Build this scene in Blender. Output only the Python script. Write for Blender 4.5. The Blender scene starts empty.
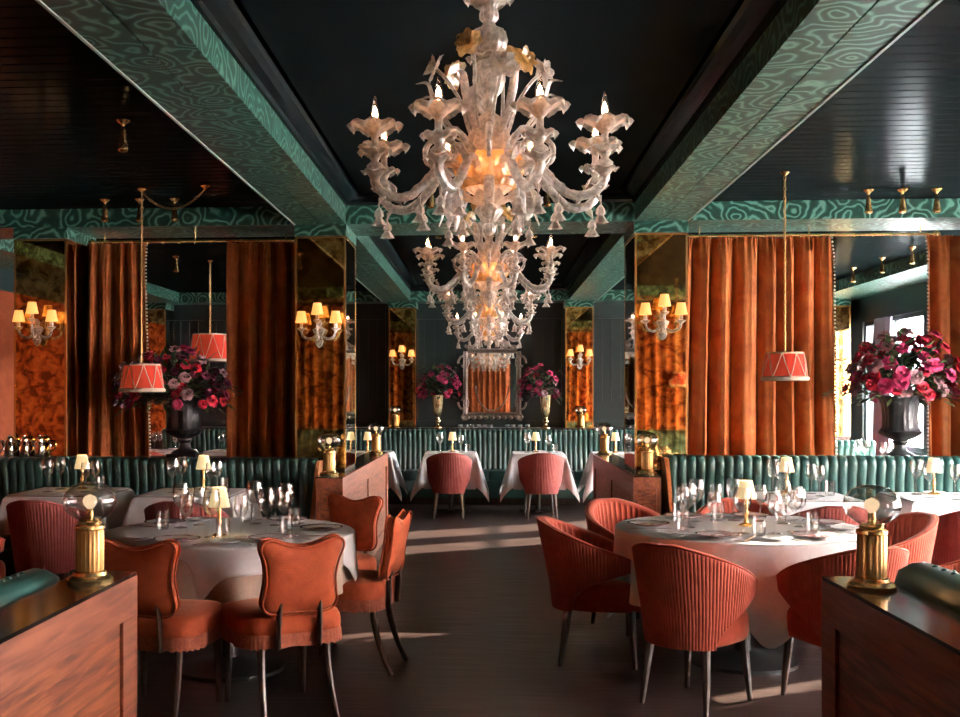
import bpy, bmesh, math, random
from math import sin, cos, pi, sqrt, atan2, radians as R
from mathutils import Vector, Matrix, noise
rnd = random.Random(11)
SC = bpy.context.scene
COL = SC.collection

# ------------------------------------------------------------------ helpers
class MB:
    """collects vertices and faces of ONE mesh"""
    def __init__(s):
        s.v = []; s.f = []
    def quadgrid(s, P, closed_u=False, closed_v=False, flip=False):
        nu, nv = len(P), len(P[0]); b = len(s.v)
        for row in P: s.v += [tuple(p) for p in row]
        for i in range(nu if closed_u else nu-1):
            for j in range(nv if closed_v else nv-1):
                a = b+i*nv+j; c = b+((i+1) % nu)*nv+j
                d = b+((i+1) % nu)*nv+(j+1) % nv; e = b+i*nv+(j+1) % nv
                s.f.append((a, e, d, c) if flip else (a, c, d, e))
        return b
    def box(s, x0, x1, y0, y1, z0, z1):
        b = len(s.v)
        s.v += [(x, y, z) for z in (z0, z1) for y in (y0, y1) for x in (x0, x1)]
        s.f += [tuple(b+i for i in q) for q in ((0,2,3,1),(4,5,7,6),(0,1,5,4),(2,6,7,3),(0,4,6,2),(1,3,7,5))]
        return s
    def lathe(s, prof, seg=24, c=(0,0,0), rib=0, amp=0., cap=True, twist=0.):
        P = []
        for i in range(seg):
            a = 2*pi*i/seg; row = []
            for k, (r, z) in enumerate(prof):
                rr = r*(1+amp*cos(rib*a+twist*z)) if rib else r
                row.append((c[0]+rr*cos(a), c[1]+rr*sin(a), c[2]+z))
            P.append(row)
        b = s.quadgrid(P, closed_u=True)
        n = len(prof)
        if cap:
            if prof[0][0] > 1e-5: s.f.append(tuple(b+i*n for i in range(seg))[::-1])
            if prof[-1][0] > 1e-5: s.f.append(tuple(b+i*n+n-1 for i in range(seg)))
        return s
    def tube(s, pts, rad, seg=8, cap=True, rib=0, amp=0., twist=0., flat=1.):
        pts = [Vector(p) for p in pts]; n = len(pts)
        if not isinstance(rad, (list, tuple)): rad = [rad]*n
        t0 = (pts[1]-pts[0]).normalized()
        up = Vector((0,0,1)) if abs(t0.z) < .9 else Vector((1,0,0))
        nrm = (up - t0*up.dot(t0)).normalized(); P = []; L = 0
        for i in range(n):
            t = (pts[min(i+1, n-1)]-pts[max(i-1, 0)]).normalized()
            nrm = (nrm - t*nrm.dot(t)).normalized(); bi = t.cross(nrm)
            if i: L += (pts[i]-pts[i-1]).length
            row = []
            for k in range(seg):
                a = 2*pi*k/seg
                r = rad[i]*(1+amp*cos(rib*a+twist*L)) if rib else rad[i]
                row.append(pts[i]+nrm*(r*cos(a)*flat)+bi*(r*sin(a)))
            P.append(row)
        b = s.quadgrid(P, closed_v=True)
        if cap:
            s.f.append(tuple(b+k for k in range(seg))); s.f.append(tuple(b+(n-1)*seg+k for k in range(seg))[::-1])
        return s
    def extrude(s, prof, axis, a0, a1):
        """closed 2-D profile swept along an axis: prof=(u,v)"""
        b = len(s.v); n = len(prof)
        for a in (a0, a1):
            for (u, v) in prof:
                s.v.append({'x': (a, u, v), 'y': (u, a, v), 'z': (u, v, a)}[axis])
        for i in range(n):
            j = (i+1) % n; s.f.append((b+i, b+j, b+n+j, b+n+i))
        s.f.append(tuple(b+i for i in range(n))[::-1]); s.f.append(tuple(b+n+i for i in range(n)))
        return s
    def add(s, o, M=None):
        b = len(s.v)
        s.v += [tuple(M @ Vector(p)) for p in o.v] if M else o.v
        s.f += [tuple(b+i for i in q) for q in o.f]
        return s
    def mesh(s, name, m, bevel=0., smooth=35, fixn=True):
        me = bpy.data.meshes.new(name); me.from_pydata([tuple(v) for v in s.v], [], s.f); me.update()
        bm = bmesh.new(); bm.from_mesh(me)
        if fixn: bmesh.ops.recalc_face_normals(bm, faces=bm.faces)
        if bevel:
            es = [e for e in bm.edges if len(e.link_faces) == 2 and e.calc_face_angle(0) > .5]
            bmesh.ops.bevel(bm, geom=es, offset=bevel, segments=2, affect='EDGES', profile=.6)
        bm.to_mesh(me); bm.free()
        if smooth:
            me.shade_smooth(); me.set_sharp_from_angle(angle=R(smooth))
        if m: me.materials.append(m)
        return me
    def build(s, name, m, parent=None, bevel=0., smooth=35, fixn=True):
        o = bpy.data.objects.new(name, s.mesh(name, m, bevel, smooth, fixn)); COL.objects.link(o)
        if parent: o.parent = parent
        return o

def spline(pts, n=6, closed=False):
    pts = [Vector(p) for p in pts]; N = len(pts); out = []
    for i in range(N if closed else N-1):
        if closed: p0, p1, p2, p3 = pts[(i-1) % N], pts[i], pts[(i+1) % N], pts[(i+2) % N]
        else: p0, p1, p2, p3 = pts[max(i-1, 0)], pts[i], pts[i+1], pts[min(i+2, N-1)]
        for k in range(n):
            t = k/n
            out.append(.5*((2*p1)+(p2-p0)*t+(2*p0-5*p1+4*p2-p3)*t*t+(3*p1-p0-3*p2+p3)*t**3))
    if not closed: out.append(pts[-1])
    return out

def tag(o, label, cat, group=None):
    o['label'] = label; o['category'] = cat
    if group: o['group'] = group
    return o
def thing(name, label=None, cat=None, loc=(0,0,0), rz=0., group=None):
    o = bpy.data.objects.new(name, None); COL.objects.link(o)
    o.location = loc; o.rotation_euler = (0,0,rz); o.empty_display_size = .1
    if label: tag(o, label, cat, group)
    return o
def struct(o):
    o['kind'] = 'structure'; return o
def dup(root, loc, rz=0., label=None, group=None, parent=None):
    def cp(o, par):
        c = o.copy(); COL.objects.link(c)
        if par: c.parent = par
        for ch in list(o.children): cp(ch, c)
        return c
    c = cp(root, None)
    c.location = loc; c.rotation_euler = (0,0,rz)
    if label: c['label'] = label
    if group: c['group'] = group
    return c
class Proto:
    """first placement moves the prototype itself, later ones copy it"""
    def __init__(s, o): s.o = o; s.used = False
    def place(s, loc, rz, label, group=None):
        if not s.used:
            s.used = True; o = s.o; o.location = loc; o.rotation_euler = (0,0,rz); o['label'] = label
            if group: o['group'] = group
            return o
        o = dup(s.o, loc, rz, label, group)
        if not group and 'group' in o: del o['group']
        return o

# ------------------------------------------------------------------ materials
def newmat(name):
    m = bpy.data.materials.new(name); m.use_nodes = True; nt = m.node_tree; nt.nodes.clear()
    out = nt.nodes.new('ShaderNodeOutputMaterial')
    return m, nt, out
def N(nt, t, **kw):
    n = nt.nodes.new(t)
    for k, v in kw.items():
        if k in n.inputs: n.inputs[k].default_value = v
        else: setattr(n, k, v)
    return n
def lk(nt, a, b): nt.links.new(a, b)
def ramp(nt, stops, interp='LINEAR'):
    n = nt.nodes.new('ShaderNodeValToRGB'); cr = n.color_ramp; cr.interpolation = interp
    while len(cr.elements) < len(stops): cr.elements.new(.5)
    for e, (p, c) in zip(cr.elements, stops): e.position = p; e.color = (*c, 1)
    return n
def coords(nt, scale=(1,1,1), rot=(0,0,0)):
    tc = N(nt, 'ShaderNodeTexCoord'); mp = N(nt, 'ShaderNodeMapping')
    mp.inputs['Scale'].default_value = scale; mp.inputs['Rotation'].default_value = rot
    lk(nt, tc.outputs['Object'], mp.inputs['Vector']); return mp.outputs['Vector']
def pbr(nt, out, **kw):
    b = N(nt, 'ShaderNodeBsdfPrincipled')
    for k, v in kw.items(): b.inputs[k].default_value = (*v, 1) if isinstance(v, tuple) and len(v) == 3 else v
    lk(nt, b.outputs[0], out.inputs['Surface']); return b
def bump(nt, b, h, strength=.3, dist=.01):
    n = N(nt, 'ShaderNodeBump', Strength=strength, Distance=dist)
    lk(nt, h, n.inputs['Height']); lk(nt, n.outputs[0], b.inputs['Normal'])

def simple(name, col, rough=.5, metal=0., var=.25, nscale=8., coat=0., spec=.5, bmp=0., **kw):
    m, nt, out = newmat(name)
    b = pbr(nt, out, Roughness=rough, Metallic=metal, **{'Coat Weight': coat, 'Specular IOR Level': spec}, **kw)
    nz = N(nt, 'ShaderNodeTexNoise', Scale=nscale, Detail=4.); lk(nt, coords(nt), nz.inputs['Vector'])
    lo = tuple(c*(1-var) for c in col); hi = tuple(min(1, c*(1+var)) for c in col)
    rp = ramp(nt, [(.3, lo), (.7, hi)]); lk(nt, nz.outputs['Fac'], rp.inputs[0]); lk(nt, rp.outputs[0], b.inputs['Base Color'])
    if bmp: bump(nt, b, nz.outputs['Fac'], bmp)
    return m
def velvet(name, col, dark, sheen=.7, sc=9., tint=(1,.6,.4), rough=.75):
    m, nt, out = newmat(name)
    b = pbr(nt, out, Roughness=rough, **{'Sheen Weight': sheen, 'Sheen Roughness': .35, 'Sheen Tint': tint, 'Specular IOR Level': .25})
    v = coords(nt)
    n1 = N(nt, 'ShaderNodeTexNoise', Scale=sc, Detail=5., Distortion=1.2); lk(nt, v, n1.inputs['Vector'])
    rp = ramp(nt, [(.32, dark), (.68, col)]); lk(nt, n1.outputs['Fac'], rp.inputs[0]); lk(nt, rp.outputs[0], b.inputs['Base Color'])
    n2 = N(nt, 'ShaderNodeTexNoise', Scale=sc*14, Detail=2.); lk(nt, v, n2.inputs['Vector'])
    bump(nt, b, n2.outputs['Fac'], .25, .004)
    return m
def malachite(name):
    m, nt, out = newmat(name)
    b = pbr(nt, out, Roughness=.38, **{'Specular IOR Level': .3, 'Coat Weight': .08, 'Coat Roughness': .15})
    tc = N(nt, 'ShaderNodeTexCoord')
    n1 = N(nt, 'ShaderNodeTexNoise', Scale=2.6, Detail=3.); lk(nt, tc.outputs['Object'], n1.inputs['Vector'])
    sub = N(nt, 'ShaderNodeVectorMath', operation='SUBTRACT'); lk(nt, n1.outputs['Color'], sub.inputs[0]); sub.inputs[1].default_value = (.5,.5,.5)
    mul = N(nt, 'ShaderNodeVectorMath', operation='SCALE'); mul.inputs['Scale'].default_value = .30; lk(nt, sub.outputs[0], mul.inputs[0])
    add = N(nt, 'ShaderNodeVectorMath', operation='ADD'); lk(nt, tc.outputs['Object'], add.inputs[0]); lk(nt, mul.outputs[0], add.inputs[1])
    vo = N(nt, 'ShaderNodeTexVoronoi', Scale=4.0); vo.feature = 'SMOOTH_F1'; vo.inputs['Smoothness'].default_value = .25
    lk(nt, add.outputs[0], vo.inputs['Vector'])
    n3 = N(nt, 'ShaderNodeTexNoise', Scale=9., Detail=3.); lk(nt, tc.outputs['Object'], n3.inputs['Vector'])
    m1 = N(nt, 'ShaderNodeMath', operation='MULTIPLY_ADD'); m1.inputs[1].default_value = .16
    lk(nt, n3.outputs['Fac'], m1.inputs[0]); lk(nt, vo.outputs['Distance'], m1.inputs[2])
    m2 = N(nt, 'ShaderNodeMath', operation='MULTIPLY'); m2.inputs[1].default_value = 36.; lk(nt, m1.outputs[0], m2.inputs[0])
    m3 = N(nt, 'ShaderNodeMath', operation='SINE'); lk(nt, m2.outputs[0], m3.inputs[0])
    m4 = N(nt, 'ShaderNodeMath', operation='MULTIPLY_ADD'); m4.inputs[1].default_value = .5; m4.inputs[2].default_value = .5; lk(nt, m3.outputs[0], m4.inputs[0])
    rp = ramp(nt, [(.0, (.010,.046,.032)), (.5, (.016,.075,.055)), (.78, (.05,.16,.12)), (1., (.15,.32,.25))])
    lk(nt, m4.outputs[0], rp.inputs[0]); lk(nt, rp.outputs[0], b.inputs['Base Color'])
    return m
def wood(name, c0, c1, c2, rot=(0,0,0), sc=(1,14,14), rough=.32, coat=.2):
    m, nt, out = newmat(name)
    b = pbr(nt, out, Roughness=rough, **{'Coat Weight': coat, 'Coat Roughness': .2})
    v = coords(nt, sc, rot)
    n1 = N(nt, 'ShaderNodeTexNoise', Scale=2.2, Detail=6., Distortion=.7); lk(nt, v, n1.inputs['Vector'])
    rp = ramp(nt, [(.34, c0), (.5, c1), (.66, c2)]); lk(nt, n1.outputs['Fac'], rp.inputs[0]); lk(nt, rp.outputs[0], b.inputs['Base Color'])
    bump(nt, b, n1.outputs['Fac'], .08, .004)
    return m
def floor_mat():
    m, nt, out = newmat('floor_planks')
    b = pbr(nt, out, Roughness=.33, **{'Specular IOR Level': .5})
    v = coords(nt)
    br = N(nt, 'ShaderNodeTexBrick', Scale=1.); br.offset = .37
    br.inputs['Brick Width'].default_value = 1.7; br.inputs['Row Height'].default_value = .125; br.inputs['Mortar Size'].default_value = .0025
    br.inputs['Color1'].default_value = (.026,.0128,.0108,1); br.inputs['Color2'].default_value = (.036,.0182,.0148,1); br.inputs['Mortar'].default_value = (.012,.008,.007,1)
    lk(nt, v, br.inputs['Vector'])
    n1 = N(nt, 'ShaderNodeTexNoise', Scale=3., Detail=6.); lk(nt, coords(nt, (.8,16,1)), n1.inputs['Vector'])
    rp = ramp(nt, [(.3, (.55,.55,.55)), (.7, (1.35,1.3,1.3))]); lk(nt, n1.outputs['Fac'], rp.inputs[0])
    mx = N(nt, 'ShaderNodeMix', data_type='RGBA', blend_type='MULTIPLY'); mx.inputs['Factor'].default_value = 1.
    lk(nt, br.outputs['Color'], mx.inputs[6]); lk(nt, rp.outputs[0], mx.inputs[7]); lk(nt, mx.outputs[2], b.inputs['Base Color'])
    rr = ramp(nt, [(.3, (.28,)*3), (.7, (.46,)*3)]); lk(nt, n1.outputs['Fac'], rr.inputs[0]); lk(nt, rr.outputs[0], b.inputs['Roughness'])
    bump(nt, b, n1.outputs['Fac'], .12, .004)
    return m
def thin_glass(name, tint=(1,1,1), base=.06, edge=.45, refl=.42):
    """thin-walled clear glass: reflects more and darkens a little towards its rims"""
    m, nt, out = newmat(name)
    lw = N(nt, 'ShaderNodeLayerWeight', Blend=.4)
    rt = ramp(nt, [(.25, tint), (.95, tuple(c*edge for c in tint))]); lk(nt, lw.outputs['Facing'], rt.inputs[0])
    tr = N(nt, 'ShaderNodeBsdfTransparent'); lk(nt, rt.outputs[0], tr.inputs[0])
    gl = N(nt, 'ShaderNodeBsdfGlossy', Roughness=.02)
    ma = N(nt, 'ShaderNodeMath', operation='MULTIPLY_ADD'); ma.inputs[1].default_value = refl; ma.inputs[2].default_value = base; lk(nt, lw.outputs['Facing'], ma.inputs[0])
    nz = N(nt, 'ShaderNodeTexNoise', Scale=3.); lk(nt, coords(nt), nz.inputs['Vector'])
    rp = ramp(nt, [(.3, (.92,)*3), (.7, (1,1,1))]); lk(nt, nz.outputs['Fac'], rp.inputs[0]); lk(nt, rp.outputs[0], gl.inputs['Color'])
    mx = N(nt, 'ShaderNodeMixShader'); lk(nt, ma.outputs[0], mx.inputs[0]); lk(nt, tr.outputs[0], mx.inputs[1]); lk(nt, gl.outputs[0], mx.inputs[2])
    lk(nt, mx.outputs[0], out.inputs['Surface']); return m
def murano(name, col, milk=.45, trc=(1,.97,.95)):
    m, nt, out = newmat(name); v = coords(nt)
    tr = N(nt, 'ShaderNodeBsdfTransparent'); tr.inputs[0].default_value = (*trc, 1)
    gl = N(nt, 'ShaderNodeBsdfGlossy', Roughness=.06); gl.inputs[0].default_value = (1,.98,.96,1)
    df = N(nt, 'ShaderNodeBsdfDiffuse'); tl = N(nt, 'ShaderNodeBsdfTranslucent')
    nz = N(nt, 'ShaderNodeTexNoise', Scale=55., Detail=3.); lk(nt, v, nz.inputs['Vector'])
    rp = ramp(nt, [(.35, tuple(c*.9 for c in col)), (.65, col)]); lk(nt, nz.outputs['Fac'], rp.inputs[0])
    lk(nt, rp.outputs[0], df.inputs[0]); lk(nt, rp.outputs[0], tl.inputs[0])
    bm = N(nt, 'ShaderNodeBump', Strength=.9, Distance=.006); lk(nt, nz.outputs['Fac'], bm.inputs['Height']); lk(nt, bm.outputs[0], gl.inputs['Normal'])
    m0 = N(nt, 'ShaderNodeMixShader', Fac=.62); lk(nt, df.outputs[0], m0.inputs[1]); lk(nt, tl.outputs[0], m0.inputs[2])
    m1 = N(nt, 'ShaderNodeMixShader', Fac=.27); lk(nt, m0.outputs[0], m1.inputs[1]); lk(nt, gl.outputs[0], m1.inputs[2])
    lw = N(nt, 'ShaderNodeLayerWeight', Blend=.45)
    rm = ramp(nt, [(.35, (-.0,)*3), (.7, (.42,)*3)]); lk(nt, nz.outputs['Fac'], rm.inputs[0])
    ma = N(nt, 'ShaderNodeMath', operation='MULTIPLY_ADD'); ma.inputs[1].default_value = .75; ma.inputs[2].default_value = milk-.2
    lk(nt, lw.outputs['Facing'], ma.inputs[0])
    mb_ = N(nt, 'ShaderNodeMath', operation='ADD'); mb_.use_clamp = True; lk(nt, ma.outputs[0], mb_.inputs[0]); lk(nt, rm.outputs[0], mb_.inputs[1])
    mx = N(nt, 'ShaderNodeMixShader'); lk(nt, mb_.outputs[0], mx.inputs[0]); lk(nt, tr.outputs[0], mx.inputs[1]); lk(nt, m1.outputs[0], mx.inputs[2])
    lk(nt, mx.outputs[0], out.inputs['Surface']); return m
def amber_mirror():
    m, nt, out = newmat('amber_antique_mirror')
    v = coords(nt)
    n1 = N(nt, 'ShaderNodeTexNoise', Scale=13., Detail=7., Distortion=.6); lk(nt, v, n1.inputs['Vector'])
    rp = ramp(nt, [(.38, (.22,.10,.03)), (.5, (.58,.34,.11)), (.64, (.92,.64,.28))]); lk(nt, n1.outputs['Fac'], rp.inputs[0])
    gl = N(nt, 'ShaderNodeBsdfGlossy', Roughness=.035); lk(nt, rp.outputs[0], gl.inputs[0])
    rd = ramp(nt, [(.4, (.05,.015,.003)), (.65, (.55,.25,.05))]); lk(nt, n1.outputs['Fac'], rd.inputs[0])
    df = N(nt, 'ShaderNodeBsdfPrincipled', Roughness=.25); lk(nt, rd.outputs[0], df.inputs['Base Color'])
    mx = N(nt, 'ShaderNodeMixShader', Fac=.10); lk(nt, gl.outputs[0], mx.inputs[1]); lk(nt, df.outputs[0], mx.inputs[2])
    lk(nt, mx.outputs[0], out.inputs['Surface']); return m
def glow(name, col, strength, base=None, mixf=.5):
    m, nt, out = newmat(name)
    em = N(nt, 'ShaderNodeEmission', Strength=strength)
    nz = N(nt, 'ShaderNodeTexNoise', Scale=14.); lk(nt, coords(nt), nz.inputs['Vector'])
    rp = ramp(nt, [(.3, tuple(c*.9 for c in col)), (.7, col)]); lk(nt, nz.outputs['Fac'], rp.inputs[0]); lk(nt, rp.outputs[0], em.inputs[0])
    if base:
        df = N(nt, 'ShaderNodeBsdfDiffuse'); df.inputs[0].default_value = (*base, 1)
        ad = N(nt, 'ShaderNodeAddShader'); lk(nt, df.outputs[0], ad.inputs[0]); lk(nt, em.outputs[0], ad.inputs[1]); lk(nt, ad.outputs[0], out.inputs['Surface'])
    else: lk(nt, em.outputs[0], out.inputs['Surface'])
    return m
def plate_mat():
    m, nt, out = newmat('decorated_porcelain')
    b = pbr(nt, out, Roughness=.15)
    tc = N(nt, 'ShaderNodeTexCoord'); ln = N(nt, 'ShaderNodeVectorMath', operation='LENGTH'); lk(nt, tc.outputs['Object'], ln.inputs[0])
    nz = N(nt, 'ShaderNodeTexNoise', Scale=60., Detail=3.); lk(nt, tc.outputs['Object'], nz.inputs['Vector'])
    ma = N(nt, 'ShaderNodeMath', operation='MULTIPLY_ADD'); ma.inputs[1].default_value = .025; lk(nt, nz.outputs['Fac'], ma.inputs[0]); lk(nt, ln.outputs['Value'], ma.inputs[2])
    rp = ramp(nt, [(.0, (.16,.07,.08)), (.055, (.75,.7,.7)), (.064, (.13,.05,.06)), (.078, (.72,.68,.67)), (.118, (.3,.18,.19))], 'CONSTANT')
    lk(nt, ma.outputs[0], rp.inputs[0]); lk(nt, rp.outputs[0], b.inputs['Base Color']); return m

def satin(name, col, fac, rough):
    m, nt, out = newmat(name)
    df = N(nt, 'ShaderNodeBsdfDiffuse'); gl = N(nt, 'ShaderNodeBsdfGlossy', Roughness=rough); gl.inputs[0].default_value = (.9, .95, .97, 1)
    nz = N(nt, 'ShaderNodeTexNoise', Scale=4., Detail=3.); lk(nt, coords(nt), nz.inputs['Vector'])
    rp = ramp(nt, [(.3, tuple(c*.8 for c in col)), (.7, col)]); lk(nt, nz.outputs['Fac'], rp.inputs[0]); lk(nt, rp.outputs[0], df.inputs[0])
    mx = N(nt, 'ShaderNodeMixShader', Fac=fac); lk(nt, df.outputs[0], mx.inputs[1]); lk(nt, gl.outputs[0], mx.inputs[2]); lk(nt, mx.outputs[0], out.inputs['Surface'])
    return m
M = {}
M['mal'] = malachite('malachite')
M['ceil'] = satin('satin_black_green_boards', (.010,.016,.017), .032, .14)
M['ceilc'] = satin('matte_black_ceiling', (.010,.014,.015), .012, .3)
M['crown'] = satin('gloss_black_moulding', (.012,.017,.018), .05, .15)
M['wallk'] = simple('dark_green_black_paint', (.018,.033,.035), .3, var=.15)
M['wallo'] = velvet('terracotta_wall_cloth', (.25,.05,.016), (.20,.038,.011), sheen=0., rough=.9)
M['floor'] = floor_mat()
M['wood'] = wood('red_brown_mahogany', (.075,.016,.006), (.17,.042,.014), (.29,.085,.030), rot=(R(28),0,0), sc=(9,1.6,20), rough=.4, coat=.05)
M['woodp'] = wood('red_brown_mahogany_frame', (.12,.030,.012), (.20,.055,.023), (.27,.085,.038), sc=(14,1.2,14), rough=.4, coat=.05)
M['woodd'] = wood('dark_walnut', (.018,.008,.005), (.035,.016,.010), (.06,.028,.017), sc=(12,12,1.5), rough=.3)
M['cap'] = simple('dark_polished_cap', (.016,.010,.008), .13, var=.2, spec=.6)
M['leather'] = simple('teal_green_leather', (.024,.082,.070), .33, var=.18, nscale=5, coat=.15, bmp=.04)
M['vel'] = velvet('burnt_orange_velvet', (.42,.078,.023), (.27,.042,.012), sheen=.35)
M['velr'] = velvet('coral_ribbed_velvet', (.42,.085,.048), (.31,.055,.03), tint=(1,.62,.55), sheen=.4)
M['velp'] = velvet('dusty_rose_velvet', (.34,.085,.07), (.27,.06,.05), tint=(1,.7,.7), sheen=.4)
M['seat'] = velvet('rust_red_velvet', (.36,.05,.02), (.24,.03,.012))
M['fringe'] = velvet('rust_bullion_fringe', (.34,.095,.05), (.22,.05,.026), sc=40)
M['cur'] = velvet('bronze_orange_crushed_velvet', (.57,.175,.048), (.34,.085,.021), sheen=.5, sc=5, tint=(1,.62,.3), rough=.6)
M['linen'] = simple('white_linen', (.78,.77,.77), .85, var=.04, nscale=60, spec=.2, bmp=.05)
M['linen2'] = simple('cream_under_linen', (.42,.32,.25), .85, var=.06, nscale=50, spec=.2, bmp=.05)
M['brass'] = simple('polished_brass', (.80,.52,.21), .26, .88, var=.08)
M['brassd'] = simple('aged_brass', (.55,.33,.13), .3, 1., var=.2)
M['brassb'] = simple('brushed_honey_brass', (.46,.26,.09), .42, .75, var=.15)
M['silver'] = simple('polished_silver', (.85,.84,.82), .12, 1., var=.05)
M['steel'] = simple('cutlery_steel', (.8,.79,.78), .16, 1., var=.05)
M['glass'] = thin_glass('clear_glass')
M['pane'] = thin_glass('window_glass', (.97,.99,.98), .02, .9)
M['globe'] = thin_glass('smoked_clear_globe', (.84,.81,.79), .10, .6, .45)
M['mur'] = murano('clear_murano_glass', (1.,.94,.86), .5)
M['mur2'] = murano('frosted_rose_murano_glass', (1.,.90,.80), .62)
M['murg'] = murano('gold_fleck_murano_glass', (1.,.66,.26), .6)
M['bulb'] = glow('warm_flame_bulb', (1,.55,.30), 45.)
M['bulbt'] = glow('warm_lamp_bulb', (1,.70,.38), 60.)
M['bulbg'] = glow('warm_globe_bulb', (1,.72,.45), 1.15)
M['shade'] = glow('lit_cream_lampshade', (1,.72,.33), .70, (.8,.70,.5))
M['shadeo'] = glow('lit_amber_sconce_shade', (1,.42,.10), 1.25, (.5,.3,.15))
M['shader'] = glow('lit_red_silk_shade', (1,.13,.05), .2, (.45,.035,.025))
M['trim'] = simple('cream_braid', (.62,.48,.36), .7, var=.15)
M['amber'] = amber_mirror()
M['mirror'] = simple('silver_mirror', (.86,.85,.83), .02, 1., var=.03)
M['urn'] = simple('black_iron_urn_metal', (.022,.022,.025), .42, var=.2, bmp=.1)
M['gold'] = simple('brushed_gold_vase', (.80,.62,.36), .18, 1., var=.1)
M['leaf'] = simple('olive_green_leaf', (.07,.13,.04), .5, var=.5, nscale=20)
M['leafd'] = simple('dark_green_leaf', (.03,.07,.03), .5, var=.4, nscale=20)
M['fl1'] = simple('crimson_petal', (.50,.012,.04), .6, var=.3, nscale=30)
M['fl2'] = simple('magenta_petal', (.42,.025,.11), .6, var=.3, nscale=30)
M['fl3'] = simple('dusty_mauve_petal', (.36,.20,.22), .6, var=.3, nscale=30)
M['fl4'] = simple('plum_petal', (.16,.02,.06), .6, var=.3, nscale=30)
M['porc'] = plate_mat()
M['black'] = simple('black_iron', (.012,.012,.012), .4, var=.1)
M['sheer'] = simple('lavender_curtain', (.35,.28,.38), .8, var=.1)
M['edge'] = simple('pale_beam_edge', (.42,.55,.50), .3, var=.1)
M['sunblk'] = simple('pale_sun_block_facade', (.55,.42,.38), .8, var=.15, nscale=2)
M['strg'] = simple('street_paving', (.30,.29,.28), .85, var=.15, nscale=3)
M['honey'] = wood('honey_orange_wood', (.30,.09,.03), (.46,.16,.055), (.56,.23,.09), sc=(12,12,1.5))

# ------------------------------------------------------------------ setting
YL = 8.63; YF = 15.8; YN = 1.43          # column lines: middle, far, behind the lens
X0, X1 = 1.13, 1.53                        # inner / outer faces of columns and long beams
W = 5.2; Y_BACK = -5.0; Y_FAR = 16.25
ZB, ZC, ZT = 2.85, 2.995, 3.07             # beam soffit, side ceilings, central ceiling
struct(MB().box(-W-.2, W+.2, Y_BACK-.2, Y_FAR+.2, -.1, 0).build('floor', M['floor'], smooth=0))

def board_ceiling(name, xa, xb, ya, yb, z):
    prof = []; y = ya; w = .12
    while y < yb-.001:
        e = min(y+w, yb)
        prof += [(y, z+.008), (y+.008, z), (e-.008, z)]; y = e
    prof += [(yb, z+.008), (yb, z+.1), (ya, z+.1)]
    return struct(MB().extrude(prof, 'x', xa, xb).build(name, M['ceil'], smooth=0))
board_ceiling('ceiling_left', -W, -X1, Y_BACK, Y_FAR, ZC)
board_ceiling('ceiling_right', X1, W, Y_BACK, Y_FAR, ZC)
struct(MB().box(-X1, X1, Y_BACK, Y_FAR, ZT, ZT+.12).build('ceiling', M['ceilc'], smooth=0))

tn = [0]
def trim(mb, m, bevel=0.):
    tn[0] += 1
    return struct(mb.build('trim_%d' % tn[0], m, bevel=bevel, smooth=0))
DB = .65                                   # depth of a cross beam
for yl in (YN, YL, YF):                    # cross beams of malachite
    yb = min(yl+DB, Y_FAR)
    trim(MB().box(-W, W, yl, yb, ZB, ZC+.09), M['mal'])
segs = [(Y_BACK, YN), (YN+DB, YL), (YL+DB, YF)]
for (a, b) in segs:                        # long beams, two boards each with a fine seam
    for s in (-1, 1):
        mb = MB(); g = .004; xm = (X0+X1)/2
        for (p, q) in ((X0, xm-g), (xm+g, X1)):
            mb.box(min(s*p, s*q), max(s*p, s*q), a, b, ZB, ZC+.09)
        trim(mb, M['mal'])
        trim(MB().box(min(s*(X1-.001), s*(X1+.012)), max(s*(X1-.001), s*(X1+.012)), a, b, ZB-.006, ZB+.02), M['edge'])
        # outer beams by the walls
        trim(MB().box(min(s*4.52, s*5.19), max(s*4.52, s*5.19), a, b, ZB, ZC+.09), M['mal'])
        # crown moulding of the central tray
        cp = [(X0, ZC), (X0-.02, ZC), (X0-.03, ZC+.02), (X0-.07, ZC+.035), (X0-.10, ZC+.055), (X0-.115, ZC+.075), (X0-.14, ZT), (X0, ZT)]
        trim(MB().extrude([(s*u, v) for u, v in cp], 'y', a, b), M['crown'])
    for yy, sg in ((b, -1), (a, 1)):
        cp = [(0, ZC), (.02, ZC), (.03, ZC+.02), (.07, ZC+.035), (.10, ZC+.055), (.115, ZC+.075), (.14, ZT), (0, ZT)]
        trim(MB().extrude([(yy+sg*u, v) for u, v in cp], 'x', -X0, X0), M['crown'])

# outside walls
struct(MB().box(-W-.2, -W, Y_BACK-.2, Y_FAR+.2, 0, 3.2).build('wall_left', M['wallo'], smooth=0))
struct(MB().box(-W-.02, -W+.03, Y_BACK, Y_FAR, 2.62, ZB).build('trim_90', M['wallk'], smooth=0))
mb = MB().box(-W, W, Y_FAR, Y_FAR+.2, 0, 3.2)
struct(mb.build('wall_far', M['wallk'], smooth=0))
struct(MB().box(-W, W, Y_BACK-.2, Y_BACK, 0, 3.2).build('wall_back', M['wallk'], smooth=0))
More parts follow.
